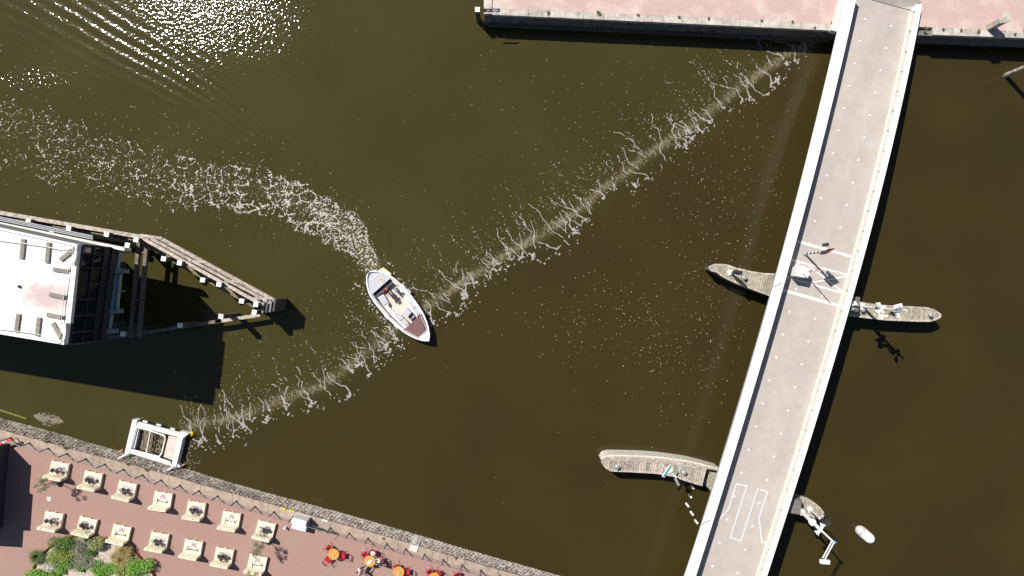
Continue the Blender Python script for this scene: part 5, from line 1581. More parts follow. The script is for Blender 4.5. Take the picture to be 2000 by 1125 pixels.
def person(loc, rz, pose, shirt, trousers, hair, label, reach=.42, hat=None):
    """faces local +x"""
    q = thing('person', loc, label, 'person', None, rz)
    J = []; E = []; R_ = []
    def add(p, r, par=None):
        J.append(p); R_.append(r); k = len(J) - 1
        if par is not None: E.append((par, k))
        return k
    hz = .50 if pose == 'sit' else .95
    pel = add((0, 0, hz), (.15, .12))
    bel = add((.01, 0, hz + .18), (.15, .12), pel)
    che = add((.03, 0, hz + .38), (.17, .12), bel)
    nec = add((.03, 0, hz + .55), (.055, .055), che)
    hd0 = add((.045, 0, hz + .63), (.075, .07), nec)
    hd1 = add((.05, 0, hz + .72), (.10, .085), hd0)
    hd2 = add((.045, 0, hz + .81), (.075, .065), hd1)
    nose = add((.155, 0, hz + .70), (.012, .012), hd1)
    for s in (-1, 1):
        sh = add((.02, .19 * s, hz + .47), (.065, .06), che)
        el = add((.16, .24 * s, hz + .24), (.048, .048), sh)
        wr = add((reach, .14 * s, hz + .27), (.033, .033), el)
        pa = add((reach + .08, .12 * s, hz + .275), (.038, .018), wr)
        for i, dy in enumerate((-.03, -.01, .01, .03)):
            f1 = add((reach + .13, .12 * s + dy, hz + .27), (.009, .009), pa); add((reach + .165 - .012 * abs(i - 1.4), .12 * s + dy, hz + .25), (.008, .008), f1)
        th = add((reach + .09, .12 * s - .05 * s, hz + .265), (.01, .01), pa)
        hip = add((.02, .09 * s, hz - .02), (.095, .09), pel)
        if pose == 'sit':
            kn = add((.44, .11 * s, hz - .01), (.065, .065), hip); an = add((.46, .11 * s, .10), (.042, .042), kn)
        else:
            kn = add((.03, .10 * s, .50), (.065, .065), hip); an = add((.0, .10 * s, .09), (.042, .042), kn)
        add((J[an][0] + .15, .11 * s, .045), (.035, .03), an)
    body = skin_person('body', J, E, R_, M['skin'], q)
    # clothes: shirt over torso and upper arms, trousers over the legs
    JS = []; ES = []; RS = []
    def adds(p, r, par=None):
        JS.append(p); RS.append(r); k = len(JS) - 1
        if par is not None: ES.append((par, k))
        return k
    a = adds((0, 0, hz + .02), (.17, .14)); b = adds((.01, 0, hz + .18), (.17, .14), a); c = adds((.03, 0, hz + .40), (.19, .14), b); d = adds((.03, 0, hz + .52), (.08, .07), c)
    for s in (-1, 1):
        sh = adds((.02, .20 * s, hz + .47), (.085, .08), c); adds((.12, .235 * s, hz + .29), (.066, .066), sh)
    skin_person('shirt', JS, ES, RS, shirt, q)
    JS, ES, RS = [], [], []
    a = adds((0, 0, hz + .03), (.165, .13))
    for s in (-1, 1):
        h = adds((.02, .095 * s, hz - .03), (.108, .10), a)
        if pose == 'sit':
            k = adds((.44, .11 * s, hz - .01), (.08, .08), h); adds((.46, .11 * s, .16), (.06, .06), k)
        else:
            k = adds((.03, .10 * s, .50), (.08, .08), h); adds((.0, .10 * s, .14), (.06, .06), k)
    skin_person('trousers', JS, ES, RS, trousers, q)
    m = MB(); m.lathe([(.098, 0), (.112, .05), (.105, .10), (.07, .14), (.02, .155)], (.03, 0, hz + .725), 12)
    hr = m.build('hair', hair, q, local=True, smooth_shade=True)
    for s in (-1, 1):
        m = MB(); m.lathe([(.012, -.008), (.012, .008)], (.142, .033 * s, hz + .73), 6); m.build('eye', M['black'], q, local=True)
        m = MB(); m.lathe([(.015, -.03), (.02, 0), (.012, .03)], (.05, .098 * s, hz + .715), 6); m.build('ear', M['skin'], q, local=True)
    m = MB(); m.box((.128, 0, hz + .655), (.02, .045, .01)); m.build('mouth', M['red_rust'], q, local=True)
    if hat is not None:
        m = MB(); m.lathe([(.20, 0), (.20, .015), (.125, .02), (.12, .09), (.06, .12)], (.03, 0, hz + .79), 14); m.build('hat', hat, q, local=True)
    return q

# ------------------------------------------------------------------ motor launch
def launch():
    C = crop(660, 490, 5.358)
    zg = .75
    st = W(*C(325, 225), zg); bw = W(*C(952, 938), zg)
    ax = (bw - st); L = ax.length; ax.normalize(); lt = Vector((ax.y, -ax.x, 0))   # lt: starboard
    lt = Vector((-ax.y, ax.x, 0))
    q = thing('motor_launch', Vector(((st.x + bw.x) / 2, (st.y + bw.y) / 2, 0)), 'white open motor launch with brown foredeck crossing the bubble line', 'boat')
    s949 = L / 949.0
    hwp = [(0, 0), (8, 26), (30, 58), (70, 93), (112, 118), (170, 145), (240, 160), (330, 168), (440, 170), (550, 164), (640, 153), (710, 138), (790, 112), (850, 84), (900, 52), (930, 28), (949, 0)]
    hw = lambda s: float(np.interp(s, [p[0] for p in hwp], [p[1] for p in hwp])) * s949
    def P(s, t, z): # s in crop units along, t in metres sideways
        return st + ax * (s * s949) + lt * t + Vector((0, 0, z - zg))
    ss = sorted(set(list(np.linspace(0, 949, 40)) + [8, 30, 930, 195, 690, 860]))
    # hull
    m = MB(); rows = []
    prof = [(1.0, zg), (0.99, .55), (0.93, .25), (0.80, .0), (0.45, -.25), (0.0, -.32)]
    vs = []; fs = []
    k = len(prof)
    for s in ss:
        for sd in (1, -1):
            for f, z in prof:
                rise = .14 * (abs(s - 475) / 475) ** 2.2
                inset = 0
                vs.append(P(475 + (s - 475) * (1 - .05 * (1 - f)), hw(s) * f * sd, z + rise * max(0, z / zg)))
    n2 = 2 * k
    for i in range(len(ss) - 1):
        for sd in range(2):
            for j in range(k - 1):
                a = i * n2 + sd * k + j; b = a + 1; c = a + n2 + 1; d = a + n2
                fs.append((a, b, c, d) if sd else (d, c, b, a))
    m.add(vs, fs); m.build('hull', M['hull'], q, smooth_shade=True)
    rise = lambda s: .14 * (abs(s - 475) / 475) ** 2.2
    # gunwale rim: ring between outer line and inner line
    def ring(w0, w1, z0, z1, s0, s1, name, mt, h=.07):
        sq = [s for s in ss if s0 <= s <= s1]
        for sd in (1, -1):
            rws = []
            for s in sq:
                o = max(hw(s) - w0, 0) * sd; i = max(hw(s) - w1, 0) * sd
                rws.append([P(s, o, z0 + rise(s)), P(s, i, z1 + rise(s)), P(s, i, z1 - h + rise(s)), P(s, o, z0 - h + rise(s))])
            m = MB(); sweep(m, rws if sd > 0 else [r[::-1] for r in rws]); m.build(name, mt, q)
    ring(-.03, .10, zg + .02, zg + .03, 0, 949, 'gunwale', M['white'])
    ring(.10, .22, zg - .05, zg - .07, 190, 700, 'side_deck', M['boat_grey'], .05)
    # decks
    def deck(s0, s1, z, name, mt, inset=.10, th=.05):
        sq = [s for s in ss if s0 <= s <= s1]
        if s0 not in sq: sq = [s0] + sq
        if s1 not in sq: sq = sq + [s1]
        a = [P(s, max(hw(s) - inset, 0), z) for s in sq]; b = [P(s, -max(hw(s) - inset, 0), z) for s in sq]
        vs = []; fs = []
        for x, y in zip(a, b): vs += [x, y, x - Vector((0, 0, th)), y - Vector((0, 0, th))]
        for i in range(len(sq) - 1):
            o = 4 * i; fs += [(o, o + 1, o + 5, o + 4), (o + 2, o + 6, o + 7, o + 3), (o, o + 4, o + 6, o + 2), (o + 1, o + 3, o + 7, o + 5)]
        fs += [(0, 2, 3, 1), (len(vs) - 4, len(vs) - 3, len(vs) - 1, len(vs) - 2)]
        m = MB(); m.add(vs, fs); return m.build(name, mt, q)
    deck(0, 195, zg + .02, 'aft_deck', M['boat_grey'])
    deck(195, 700, .12, 'cockpit_floor', M['boat_floor'], .24)
    deck(690, 858, zg + .10, 'foredeck', M['brown_deck'], .12, .10)
    deck(858, 949, zg + .12, 'bow_deck', M['white'], .06)
    deck(190, 248, .5, 'aft_bench', M['trim_blue'], .20, .3)
    # inner sides
    for sd in (1, -1):
        rws = []
        for s in [x for x in ss if 190 <= x <= 700]:
            o = (hw(s) - .20) * sd
            rws.append([P(s, o, zg - .06), P(s, o - .03 * sd, zg - .06), P(s, o - .06 * sd, .1), P(s, o, .1)])
        m = MB(); sweep(m, rws if sd > 0 else [r[::-1] for r in rws]); m.build('inner_side', M['boat_cream'], q)
    def blk(pts, z0, z1, name, mt):
        m = MB(); m.prism([(p.x, p.y) for p in [W(*C(*x), z1) for x in pts]], z0, z1); return m.build(name, mt, q)
    blk(((415, 490), (475, 455), (530, 545), (525, 575), (600, 650), (745, 775), (705, 815), (560, 680)), .12, .52, 'side_bench', M['boat_white'])
    blk(((620, 330), (680, 350), (760, 450), (885, 640), (820, 690), (740, 560), (650, 420)), .12, .52, 'side_bench', M['boat_white'])
    for pts in (((590, 670), (630, 640), (690, 700), (645, 735)), ((650, 738), (695, 705), (740, 755), (700, 790)), ((735, 545), (775, 515), (825, 575), (785, 610)), ((790, 615), (830, 580), (875, 635), (820, 668)), ((425, 500), (470, 470), (520, 540), (480, 575))):
        blk(pts, .525, .585, 'cushion', M['boat_grey'])
    blk(((678, 650), (720, 600), (768, 645), (725, 700)), .12, .75, 'engine_box', M['boat_grey'])
    blk(((740, 695), (768, 640), (808, 690), (765, 720)), .12, .45, 'locker', M['trim_tex'])
    blk(((655, 440), (678, 430), (695, 448), (675, 458)), .53, .68, 'bag', M['trim_blue'])
    blk(((565, 320), (595, 300), (640, 340), (610, 360)), .4, .62, 'seat_cushion', M['boat_cream'])
    # helm console with wheel
    blk(((575, 400), (600, 382), (625, 415), (600, 435)), .12, .95, 'helm_console', M['trim_tex'])
    c = P(330, .12, 1.0)
    m = MB(); m.tube([c + (lt * math.cos(t) + Vector((0, 0, 1)) * math.sin(t) * .8 + ax * math.sin(t) * -.5) * .2 for t in np.linspace(0, 6.28, 13)[:-1]], .018, 5, True); m.build('steering_wheel', M['black'], q)
    # swim board, rail, cleats, bow detail
    blk(((420, 205), (475, 172), (560, 240), (545, 255), (430, 215)), .3, .38, 'swim_board', M['plywood'])
    for (x, y) in ((790, 478), (918, 635), (545, 685), (868, 920), (330, 235)):
        p = W(*C(x, y), zg + .08); m = MB(); m.tube([p - ax * .09, p + ax * .09], .03, 6); m.build('cleat', M['dark'], q)
    p = P(949, 0, zg + .2); m = MB(); m.lathe([(.07, -.3), (.08, 0), (.05, .06)], p, 8); m.build('stem_post', M['white'], q)
    for pts in (((355, 295), (410, 245), (415, 252), (360, 302)), ((415, 375), (478, 325), (483, 332), (420, 382))):
        blk(pts, zg + .02, zg + .05, 'deck_strip', M['white'])
    m = MB(); m.tube([P(705, -.05 + hw(705) - .2, zg + .14), P(850, hw(850) - .16, zg + .16), P(858, 0, zg + .17), P(850, -hw(850) + .16, zg + .16), P(705, -hw(705) + .2, zg + .14)], .02, 5); m.build('foredeck_rail', M['white'], q)
    for k, (s_, sd) in enumerate(((300, -1), (470, -1), (610, -1), (420, 1))):
        c = P(s_, (hw(s_) + .09) * sd, .42); m = MB(); m.tube([c - ax * .22, c - ax * .17, c + ax * .17, c + ax * .22], [.04, .09, .09, .04], 8); m.build('fender', M['boat_grey'] if k else M['trim_blue'], q)
    path = [P(150 + 26 * math.cos(t) * (1 - t / 40), .35 + .16 * math.sin(t) * (1 - t / 40), zg + .06 + .001 * t) for t in np.linspace(0, 18, 50)]
    m = MB(); m.tube(path, .016, 5); m.build('rope_coil', M['plywood'], q)
    m = MB(); m.tube([P(880, .1, zg + .16), P(800, .5, zg + .14), P(740, .62, zg + .12), P(700, .75, zg + .05)], .014, 5); m.build('bow_line', M['trim_blue'], q)
    return P, ax
PB, BAX = launch()
pb = PB(262, .12, .13)
person(pb, math.atan2(BAX.y, BAX.x), 'stand', M['shirt_r'], M['denim'], M['hair'], 'person in a rust red shirt standing at the helm of the launch', .36)

# ------------------------------------------------------------------ terrace furniture
# pallet lounge benches facing the water
def bench_proto():
    q = bpy.data.objects.new('pallet_bench', None); q.empty_display_size = .3; COL.objects.link(q)
    w = 1.36; d = .98
    def part(mb, name): return mb.build(name, M['pine'], q, local=True)
    for x in (-.62, 0, .62):                                # seat runners
        part(MB().box((x, .0, .12), (.10, d, .24)), 'runner')
    for k in range(7):
        y = -d / 2 + .07 + k * (d - .14) / 6
        part(MB().box((0, y, .265), (w, .125, .045)), 'seat_slat')
    # upright back: two faces of boards with slots, leaning a little
    yb = -d / 2 - .11
    for k in range(5):
        z = .16 + k * .175
        part(MB().box((0, yb + .085 - .0 * k, z + .06), (w, .03, .15)), 'back_slat')
    for k in range(5):
        z = .16 + k * .175
        part(MB().box((0, yb - .085, z + .06), (w, .03, .15)), 'rear_slat')
    for x in (-.60, 0, .60):
        part(MB().box((x, yb, .47), (.14, .136, .92)), 'back_post')
    part(MB().box((0, yb + .055, .955), (w, .05, .03)), 'top_board'); part(MB().box((0, yb - .06, .955), (w, .05, .03)), 'top_board')
    return q
BP = bench_proto()
row1 = [(118, 914), (183, 933.5), (249.5, 953), (319.5, 973), (384.5, 991.5), (452.5, 1011.5), (520, 1030.5)]
row2 = [(106.5, 1012), (172.5, 1022.5), (238.5, 1037.5), (312.5, 1052), (378.5, 1066.5), (439, 1082), (504, 1096.5)]
ordn = ['first', 'second', 'third', 'fourth', 'fifth', 'sixth', 'last']
heap = {1: (1, 1, 1, 0, 1, 0, 1), 2: (1, 1, 0, 1, 0, 1, 0)}
RZB = math.radians(-11.5)

def stand_proto():
    q = bpy.data.objects.new('folding_stand', None); COL.objects.link(q)
    def t(name, pts, r=.02): MB().tube(pts, r, 5).build(name, M['black'], q, local=True)
    t('leg', [(0, .05, .62), (-.36, -.20, .0)]); t('leg', [(0, .05, .62), (.40, -.22, .0)]); t('leg', [(0, .05, .62), (.03, .30, .0)])
    t('cross_tube', [(-.36, .02, .02), (-.36, -.20, .02), (-.40, -.46, .02)], .022); t('cross_tube', [(.44, -.02, .02), (.40, -.24, .02)], .018)
    MB().lathe([(.05, -.03), (.06, 0), (.04, .04)], (0, .05, .63), 8).build('hub', M['black'], q, local=True)
    MB().box((0, .20, .012), (.40, .34, .02)).build('printed_mat', M['pink_mat'], q, local=True)
    return q
def heap_proto(seed):
    q = bpy.data.objects.new('wire_chair_heap', None); COL.objects.link(q)
    R = random.Random(seed)
    for k in range(9):                                       # wire loops and legs of stacked chairs
        c = Vector((R.uniform(-.38, .40), R.uniform(-.34, .08), R.uniform(.12, .5))); r = R.uniform(.12, .21)
        nx = Vector((R.uniform(-1, 1), R.uniform(-1, 1), R.uniform(.1, 1))).normalized(); a = nx.orthogonal().normalized(); b = nx.cross(a)
        MB().tube([c + (a * math.cos(t) + b * math.sin(t)) * r for t in np.linspace(0, 6.28, 11)[:-1]], .013, 4, True).build('wire_hoop', M['black'], q, local=True)
    for k in range(10):
        c = Vector((R.uniform(-.45, .45), R.uniform(-.38, .12), .0)); e = c + Vector((R.uniform(-.22, .22), R.uniform(-.2, .2), R.uniform(.25, .6)))
        MB().tube([c, e], .014, 4).build('chair_leg', M['black'], q, local=True)
    for k in range(4):
        c = (R.uniform(-.3, .35), R.uniform(-.25, .05), R.uniform(.2, .45))
        MB().lathe([(.14, 0), (.15, .02), (.10, .03)], c, 9).build('seat_pan', M['dark'], q, local=True)
    MB().box((.05, -.05, .012), (.75, .5, .02)).build('pad', M['pink_mat'], q, local=True)
    return q
SP = stand_proto(); HPS = [heap_proto(k) for k in (3, 8, 14, 21, 30)]
first_s = True; used_h = set(); nh = 0; first_b = True
for r, row in ((1, row1), (2, row2)):
    for k, (u, v) in enumerate(row):
        p = W(u, v, ZS + .12)
        p.z = ZS + .002
        o = BP if first_b else copy_tree(BP); first_b = False
        o.location = p; o.rotation_euler = (0, 0, RZB + random.gauss(0, .03))
        where = 'nearest the railing' if r == 1 else 'by the planting bed'
        tag(o, '%s pallet bench from the left in the row %s' % (ordn[k], where), 'bench', 'pallet benches on the terrace')
        sp = p + Vector((0, 0, .29))
        if heap[r][k]:
            src = HPS[nh % 5]; o = src if (nh % 5) not in used_h else copy_tree(src); used_h.add(nh % 5); nh += 1
            tag(o, 'black wire chair heap on %s pallet bench, row %s' % (ordn[k], where), 'chairs', 'wire chairs heaped on pallet benches')
        else:
            o = SP if first_s else copy_tree(SP); first_s = False
            tag(o, 'black three legged stand on %s pallet bench, row %s' % (ordn[k], where), 'stand', 'black stands on pallet benches')
        o.location = sp; o.rotation_euler = (0, 0, RZB + random.gauss(0, .12))

# potted young trees
def leaf_cloud(m, c, rad, n, size, R, up=0.5):
    for _ in range(n):
        while True:
            d = Vector((R.uniform(-1, 1), R.uniform(-1, 1), R.uniform(-1, 1)))
            if .15 < d.length < 1: break
        d = d * (0.65 + .35 * d.length)
        p = Vector((c[0] + d.x * rad[0], c[1] + d.y * rad[1], c[2] + d.z * rad[2]))
        a = R.uniform(0, 6.28); t = Vector((math.cos(a), math.sin(a), R.uniform(-.5, .5))).normalized()
        s = t.cross(Vector((R.uniform(-.5, .5), R.uniform(-.5, .5), 1))).normalized()
        l = size * R.uniform(.6, 1.3); w = l * .42
        m.add([p - t * l, p + s * w, p + t * l, p - s * w], [(0, 1, 2, 3)])
def sapling(u, v, crown_px, zc, label):
    b = W(u, v, ZS + .02); q = thing('potted_tree', b, label, 'tree', 'young trees in round tubs')
    MB().lathe([(.20, 0), (.26, .3), (.27, .42), (.23, .43)], b, 12).build('tub', M['tub'], q)
    c = W(*crown_px, zc)
    MB().tube([b + Vector((0, 0, .4)), b.lerp(c, .5) + Vector((.03, .02, .1)), c], [.035, .03, .015], 6).build('trunk', M['bark'], q)
    R = random.Random(int(u)); m = MB(); br = MB()
    for k in range(9):
        a = R.uniform(0, 6.28); e = c + Vector((math.cos(a) * R.uniform(.2, .5), math.sin(a) * R.uniform(.2, .5), R.uniform(-.2, .5)))
        br.tube([b.lerp(c, R.uniform(.75, 1)), e], [.012, .005], 4)
        leaf_cloud(m, e, (.2, .2, .2), 60, .05, R)
    m.build('crown', M['olive'], q); br.build('branches', M['bark'], q)
sapling(112, 939, (85, 948), 3.6, 'thin olive tree in a tub behind the first bench by the railing')
sapling(519.5, 1052, (505.5, 1070), 3.3, 'bushy small tree in a tub between the last benches of both rows')
sapling(497, 1122, (488, 1131), 3.0, 'small tree in a tub behind the last bench at the bottom edge')

# round tables and folding chairs
def chair_proto():
    q = bpy.data.objects.new('folding_chair', None); COL.objects.link(q)
    for k in range(5):
        MB().box((-.17 + .085 * k, 0, .45), (.075, .42, .022)).build('seat_slat', M['red'], q, local=True)
    for k in range(2):
        MB().box((-.27 - .02 * k, 0, .70 + .13 * k), (.02, .42, .09)).build('back_slat', M['red'], q, local=True)
    for s in (-1, 1):
        MB().tube([(.18, .21 * s, 0), (-.20, .21 * s, .45), (-.30, .21 * s, .90)], .014, 5).build('back_leg', M['red_dark'], q, local=True)
        MB().tube([(-.32, .23 * s, 0), (.18, .23 * s, .44)], .014, 5).build('front_leg', M['red_dark'], q, local=True)
        MB().tube([(-.27, .235 * s, .66), (.14, .25 * s, .66), (.17, .235 * s, .45)], .014, 5).build('armrest', M['red_dark'], q, local=True)
    return q
CH = chair_proto(); ch_first = True
def chair(u, v, ang, label):
    global ch_first
    o = CH if ch_first else copy_tree(CH); ch_first = False
    p = W(u, v, ZS + .45); o.location = (p.x, p.y, ZS + .003); o.rotation_euler = (0, 0, ang)
    tag(o, label, 'chair', 'red folding chairs at the round tables'); return p
def table(u, v, label, k):
    p = W(u, v, ZS + .74); b = Vector((p.x, p.y, ZS))
    q = thing('round_table', b, label, 'table', 'round orange tables on the terrace')
    r = .41
    for i in range(9):
        x0 = -r + i * 2 * r / 9 + .006; x1 = -r + (i + 1) * 2 * r / 9 - .006
        pts = []
        for x in np.linspace(x0, x1, 4): pts.append((x, math.sqrt(max(0, r * r - x * x))))
        pts += [(x, -y) for x, y in pts[::-1]]
        a = .4 + k
        MB().prism([(b.x + x * math.cos(a) - y * math.sin(a), b.y + x * math.sin(a) + y * math.cos(a)) for x, y in pts], ZS + .715, ZS + .74).build('top_slat', M['tabletop'], q)
    MB().tube([(b.x + r * math.cos(t), b.y + r * math.sin(t), ZS + .725) for t in np.linspace(0, 6.28, 25)[:-1]], .02, 5, True).build('rim', M['tabletop'], q)
    MB().lathe([(.22, 0), (.2, .03), (.035, .06), (.03, .70), (.12, .714)], b, 10).build('pedestal', M['dark'], q)
    return p
def cup(p, dx, dy, label, r=.06, h=.09):
    m = MB(); m.lathe([(r * .7, 0), (r, h), (r * .8, h), (r * .55, .02)], (p.x + dx, p.y + dy, ZS + .745), 10)
    tag(m.build('candle_holder', M['white']), label, 'holder', 'white holders on the tables')
def dish(p, dx, dy, r, label):
    m = MB(); m.lathe([(r * .6, 0), (r, .02), (r * .95, .022), (r * .55, .008)], (p.x + dx, p.y + dy, ZS + .745), 14)
    tag(m.build('plate', M['white']), label, 'plate', 'dishes on the occupied table')
T = crop(620, 1040, 8.333)
tp = [table(*T(262, 355), 'round orange table with empty red chairs left of the seated guests', 0), table(*T(853, 470), 'round orange table where two guests in white sit', 1),
      table(*T(1322, 645), 'round orange table cut by the bottom edge, right of the seated guests', 2), table(*T(1905, 745), 'round orange table barely in the frame below the ladder steps', 3)]
for k, p in enumerate(tp):
    if k != 1: cup(p, 0, 0, ['white holder on the leftmost orange table', '', 'white holder on the orange table right of the guests', 'white holder on the rightmost orange table'][k])
dish(tp[1], -.1, -.12, .13, 'large white plate before the lower guest'); dish(tp[1], .02, .02, .09, 'small white dish at the middle of the guests table'); cup(tp[1], .22, .12, 'white cup at the right of the guests table', .045, .08)
ang = lambda a, b: math.atan2(-(b[1] - a[1]), b[0] - a[0])
def ch(px, tpx, label):
    chair(*T(*px), ang(px, tpx), label)
ch((190, 262), (262, 355), 'red folding chair at the upper left of the leftmost table')
ch((400, 372), (262, 355), 'red folding chair at the right of the leftmost table')
ch((172, 445), (262, 355), 'red folding chair at the lower left of the leftmost table')
ch((775, 365), (853, 470), 'empty red chair at the upper left of the guests table')
ch((1030, 450), (853, 470), 'red chair under the guest in white facing left')
ch((725, 600), (853, 470), 'red chair under the lower left guest')
ch((905, 330), (853, 470), 'red chair with a bag above the guests table')
ch((1290, 570), (1322, 645), 'red chair above the table right of the guests')
ch((1450, 640), (1322, 645), 'red chair at the right of the table right of the guests')
ch((1830, 650), (1905, 745), 'red chair at the upper left of the rightmost table')
ch((1960, 665), (1905, 745), 'red chair above the rightmost table')
ch((2280, 700), (2330, 790), 'red chair alone at the bottom edge near the railing')
pA = W(*T(1035, 455), ZS + .5); person(Vector((pA.x, pA.y, ZS)), ang((1035, 455), (853, 470)), 'sit', M['shirt_w'], M['shirt_w'], M['hair'], 'guest in white shirt and trousers sitting right of the table, facing left', .42)
pA = W(*T(715, 605), ZS + .5); person(Vector((pA.x, pA.y, ZS)), ang((715, 605), (853, 470)), 'sit', M['shirt_w'], M['grey_cloth'], M['hair_g'], 'guest in white shirt and grey trousers reaching over the table', .50)
p = W(*T(910, 335), ZS + .5); m = MB(); m.lathe([(.12, 0), (.2, .05), (.19, .16), (.1, .22)], (p.x, p.y, ZS + .465), 9)
tag(m.build('shoulder_bag', M['boat_cream']), 'cream shoulder bag on the chair above the guests table', 'bag')

# white cabinets at the railing
G = crop(540, 980, 12.5)
b = W(*G(640, 360), ZS + .02); rz = math.radians(-14.5)
q = thing('white_cabinet', b, 'white cabinet on the water side of the railing', 'cabinet')
MB().box((b.x + .05, b.y - .05, ZS + .57), (1.08, .34, 1.1), rz).build('body', M['white'], q)
MB().box((b.x + .05, b.y - .05, ZS + 1.14), (1.12, .38, .04), rz).build('lid', M['white'], q)
MB().box((b.x + .03, b.y + .13, ZS + .6), (.9, .02, .85), rz).build('door', M['white_g'], q)
b = W(*G(575, 590), ZS + .6)
q = thing('ice_chest', Vector((b.x, b.y, ZS)), 'low white chest with cyan end on the terrace side of the railing', 'chest')
MB().box((b.x, b.y, ZS + .4), (1.06, .42, .8), rz).build('body', M['white'], q)
MB().box((b.x - .52, b.y + .135, ZS + .4), (.06, .42, .79), rz).build('cyan_end', M['cyan'], q)
MB().box((b.x, b.y, ZS + .825), (1.08, .44, .05), rz).build('lid', M['white'], q)
b = W(*G(235, 615), ZS); 
q = thing('marker_stub', b, 'short white stub with blue foot left of the white chest', 'bollard')
MB().lathe([(.08, 0), (.08, .3), (.09, .36), (.05, .42)], b, 9).build('stub', M['white'], q)
MB().lathe([(.11, 0), (.12, .05), (.085, .06)], b, 9).build('foot', M['blue'], q)
for k, (x, y) in enumerate(((165, 168), (380, 230))):
    p = W(*G(x, y), ZS + .06); q = thing('yellow_bracket', p - Vector((0, 0, .05)), ['left yellow bracket on the coping edge near the white cabinet', 'right yellow bracket on the coping edge near the white cabinet'][k], 'bracket', 'yellow coping brackets')
    for s in (-1, 1): MB().box((p.x + .12 * s, p.y - .04 * s, p.z), (.10, .16, .06), rz).build('foot', M['yellow'], q)
    MB().box((p.x, p.y, p.z + .02), (.3, .06, .04), rz).build('bar', M['yellow'], q)
p = W(*G(1185, 455), ZS + .04); m = MB(); m.box((p.x, p.y, ZS + .06), (.42, .10, .06), rz); tag(m.build('white_board', M['white']), 'small white board lying on the coping edge', 'board')
p = W(95.5, 974.5, ZS); m = MB(); m.box((p.x, p.y, ZS + .004), (.32, .34, .014), math.radians(-5)); tag(m.build('paving_plate', M['white_conc']), 'small pale square plate in the terrace paving', 'plate')
# painted arrow
q = thing('ground_arrow', W(416, 1022, ZS), 'thin dark arrow pointing left painted on the terrace', 'marking')
A = crop(270, 940, 12.5)
for a, b_ in (((1780, 1018), (1895, 1040)), ((1780, 1018), (1835, 985)), ((1780, 1018), (1825, 1058))):
    dz = .006 + .003 * (b_[0] % 3)
    m = MB(); m.beam(W(*A(*a), ZS + dz), W(*A(*b_), ZS + dz), .045, .004); m.build('stroke', M['dark'], q)

# bicycle leaning on the railing
def bicycle():
    a = W(*G(985, 660), ZS + .34); b = W(*G(1400, 790), ZS + .34)
    d = (b - a); d.z = 0; L = d.length; d.normalize(); n = Vector((-d.y, d.x, 0))
    lean = (Vector((0, 0, 1)) + n * .22).normalized()
    o = Vector((a.x, a.y, ZS + .005))
    q = thing('bicycle', o, 'black bicycle leaning against the terrace railing', 'bicycle')
    P = lambda x, z, s=0: o + d * x + lean * z + n * s
    x0, x1 = .05, 1.12
    for x in (x0, x1):
        wp_ = [P(x + .33 * math.cos(t), .34 + .33 * math.sin(t)) for t in np.linspace(0, 6.283, 21)[:-1]]
        w = MB().tube(wp_, .022, 5, True).build('wheel', M['black'], q)
        sp = MB()
        for t in np.linspace(0, math.pi, 7)[:-1]: sp.tube([P(x + .32 * math.cos(t), .34 + .32 * math.sin(t)), P(x - .32 * math.cos(t), .34 - .32 * math.sin(t))], .004, 3)
        sp.build('spokes', M['galv'], w)
    f = MB()
    for p0, p1 in (((x0, .34), (.45, .30)), ((.45, .30), (.32, .82)), ((x0, .34), (.34, .72)), ((.45, .30), (.95, .75)), ((.35, .74), (.93, .82)), ((x1, .34), (.93, .95))): f.tube([P(*p0), P(*p1)], .022, 6)
    f.build('frame', M['black'], q)
    MB().tube([P(.80, 1.0, .28), P(.93, 1.02, .2), P(.95, 1.0, 0), P(.93, 1.02, -.2), P(.80, 1.0, -.30)], .016, 5).build('handlebar', M['galv'], q)
    MB().box(P(.31, .87), (.26, .15, .07), math.atan2(d.y, d.x)).build('saddle', M['black'], q)
    MB().tube([P(.45, .30, -.12), P(.52, .18, -.16)], .02, 5).build('pedal', M['dark'], q)
    MB().box(P(-.05, .72), (.36, .14, .03), math.atan2(d.y, d.x)).build('carrier', M['dark'], q)
bicycle()

# dark kiosk at the left edge (its shadow falls across the terrace)
def kiosk():
    base = lambda v: W(18 - (v - 868) * .075, v, ZS)
    q = thing('dark_kiosk', base(950), 'dark slatted kiosk wall at the left edge of the terrace', 'kiosk')
    segs = ((866, 916, 3.0), (916, 985, 3.5), (985, 1030, 2.6))
    for v0, v1, h in segs:
        a, b = base(v0), base(v1)
        m = MB(); m.prism([(a.x, a.y), (b.x, b.y), (b.x - 4, b.y + .3), (a.x - 4, a.y + .3)], ZS, ZS + h); w = m.build('wall_block', M['kiosk'], q)
        m = MB(); m.prism([(a.x + .06, a.y + .04), (b.x + .06, b.y - .04), (b.x - 4.1, b.y + .2), (a.x - 4.1, a.y + .4)], ZS + h, ZS + h + .08); m.build('roof_panel', M['kiosk'], q)
kiosk()
K = crop(0, 830, 12.5)
q = thing('barrier_board', W(*K(60, 440), ZS), 'red and white board leaning on the railing at the left edge', 'barrier')
for k, (p0, p1, mt) in enumerate((((-200, 560), (60, 430), 'red_w'), ((60, 430), (150, 398), 'white'), ((150, 398), (275, 362), 'red_w'))):
    m = MB(); m.beam(W(*K(*p0), ZS + .8), W(*K(*p1), ZS + .8), .16, .14); m.build('board_section', M[mt], q)
for x, y in ((-150, 540), (250, 370)):
    p = W(*K(x, y), ZS + .7); m = MB(); m.tube([Vector((p.x, p.y, ZS)), Vector((p.x, p.y, ZS + .7))], .04, 6); m.build('leg', M['galv'], q)

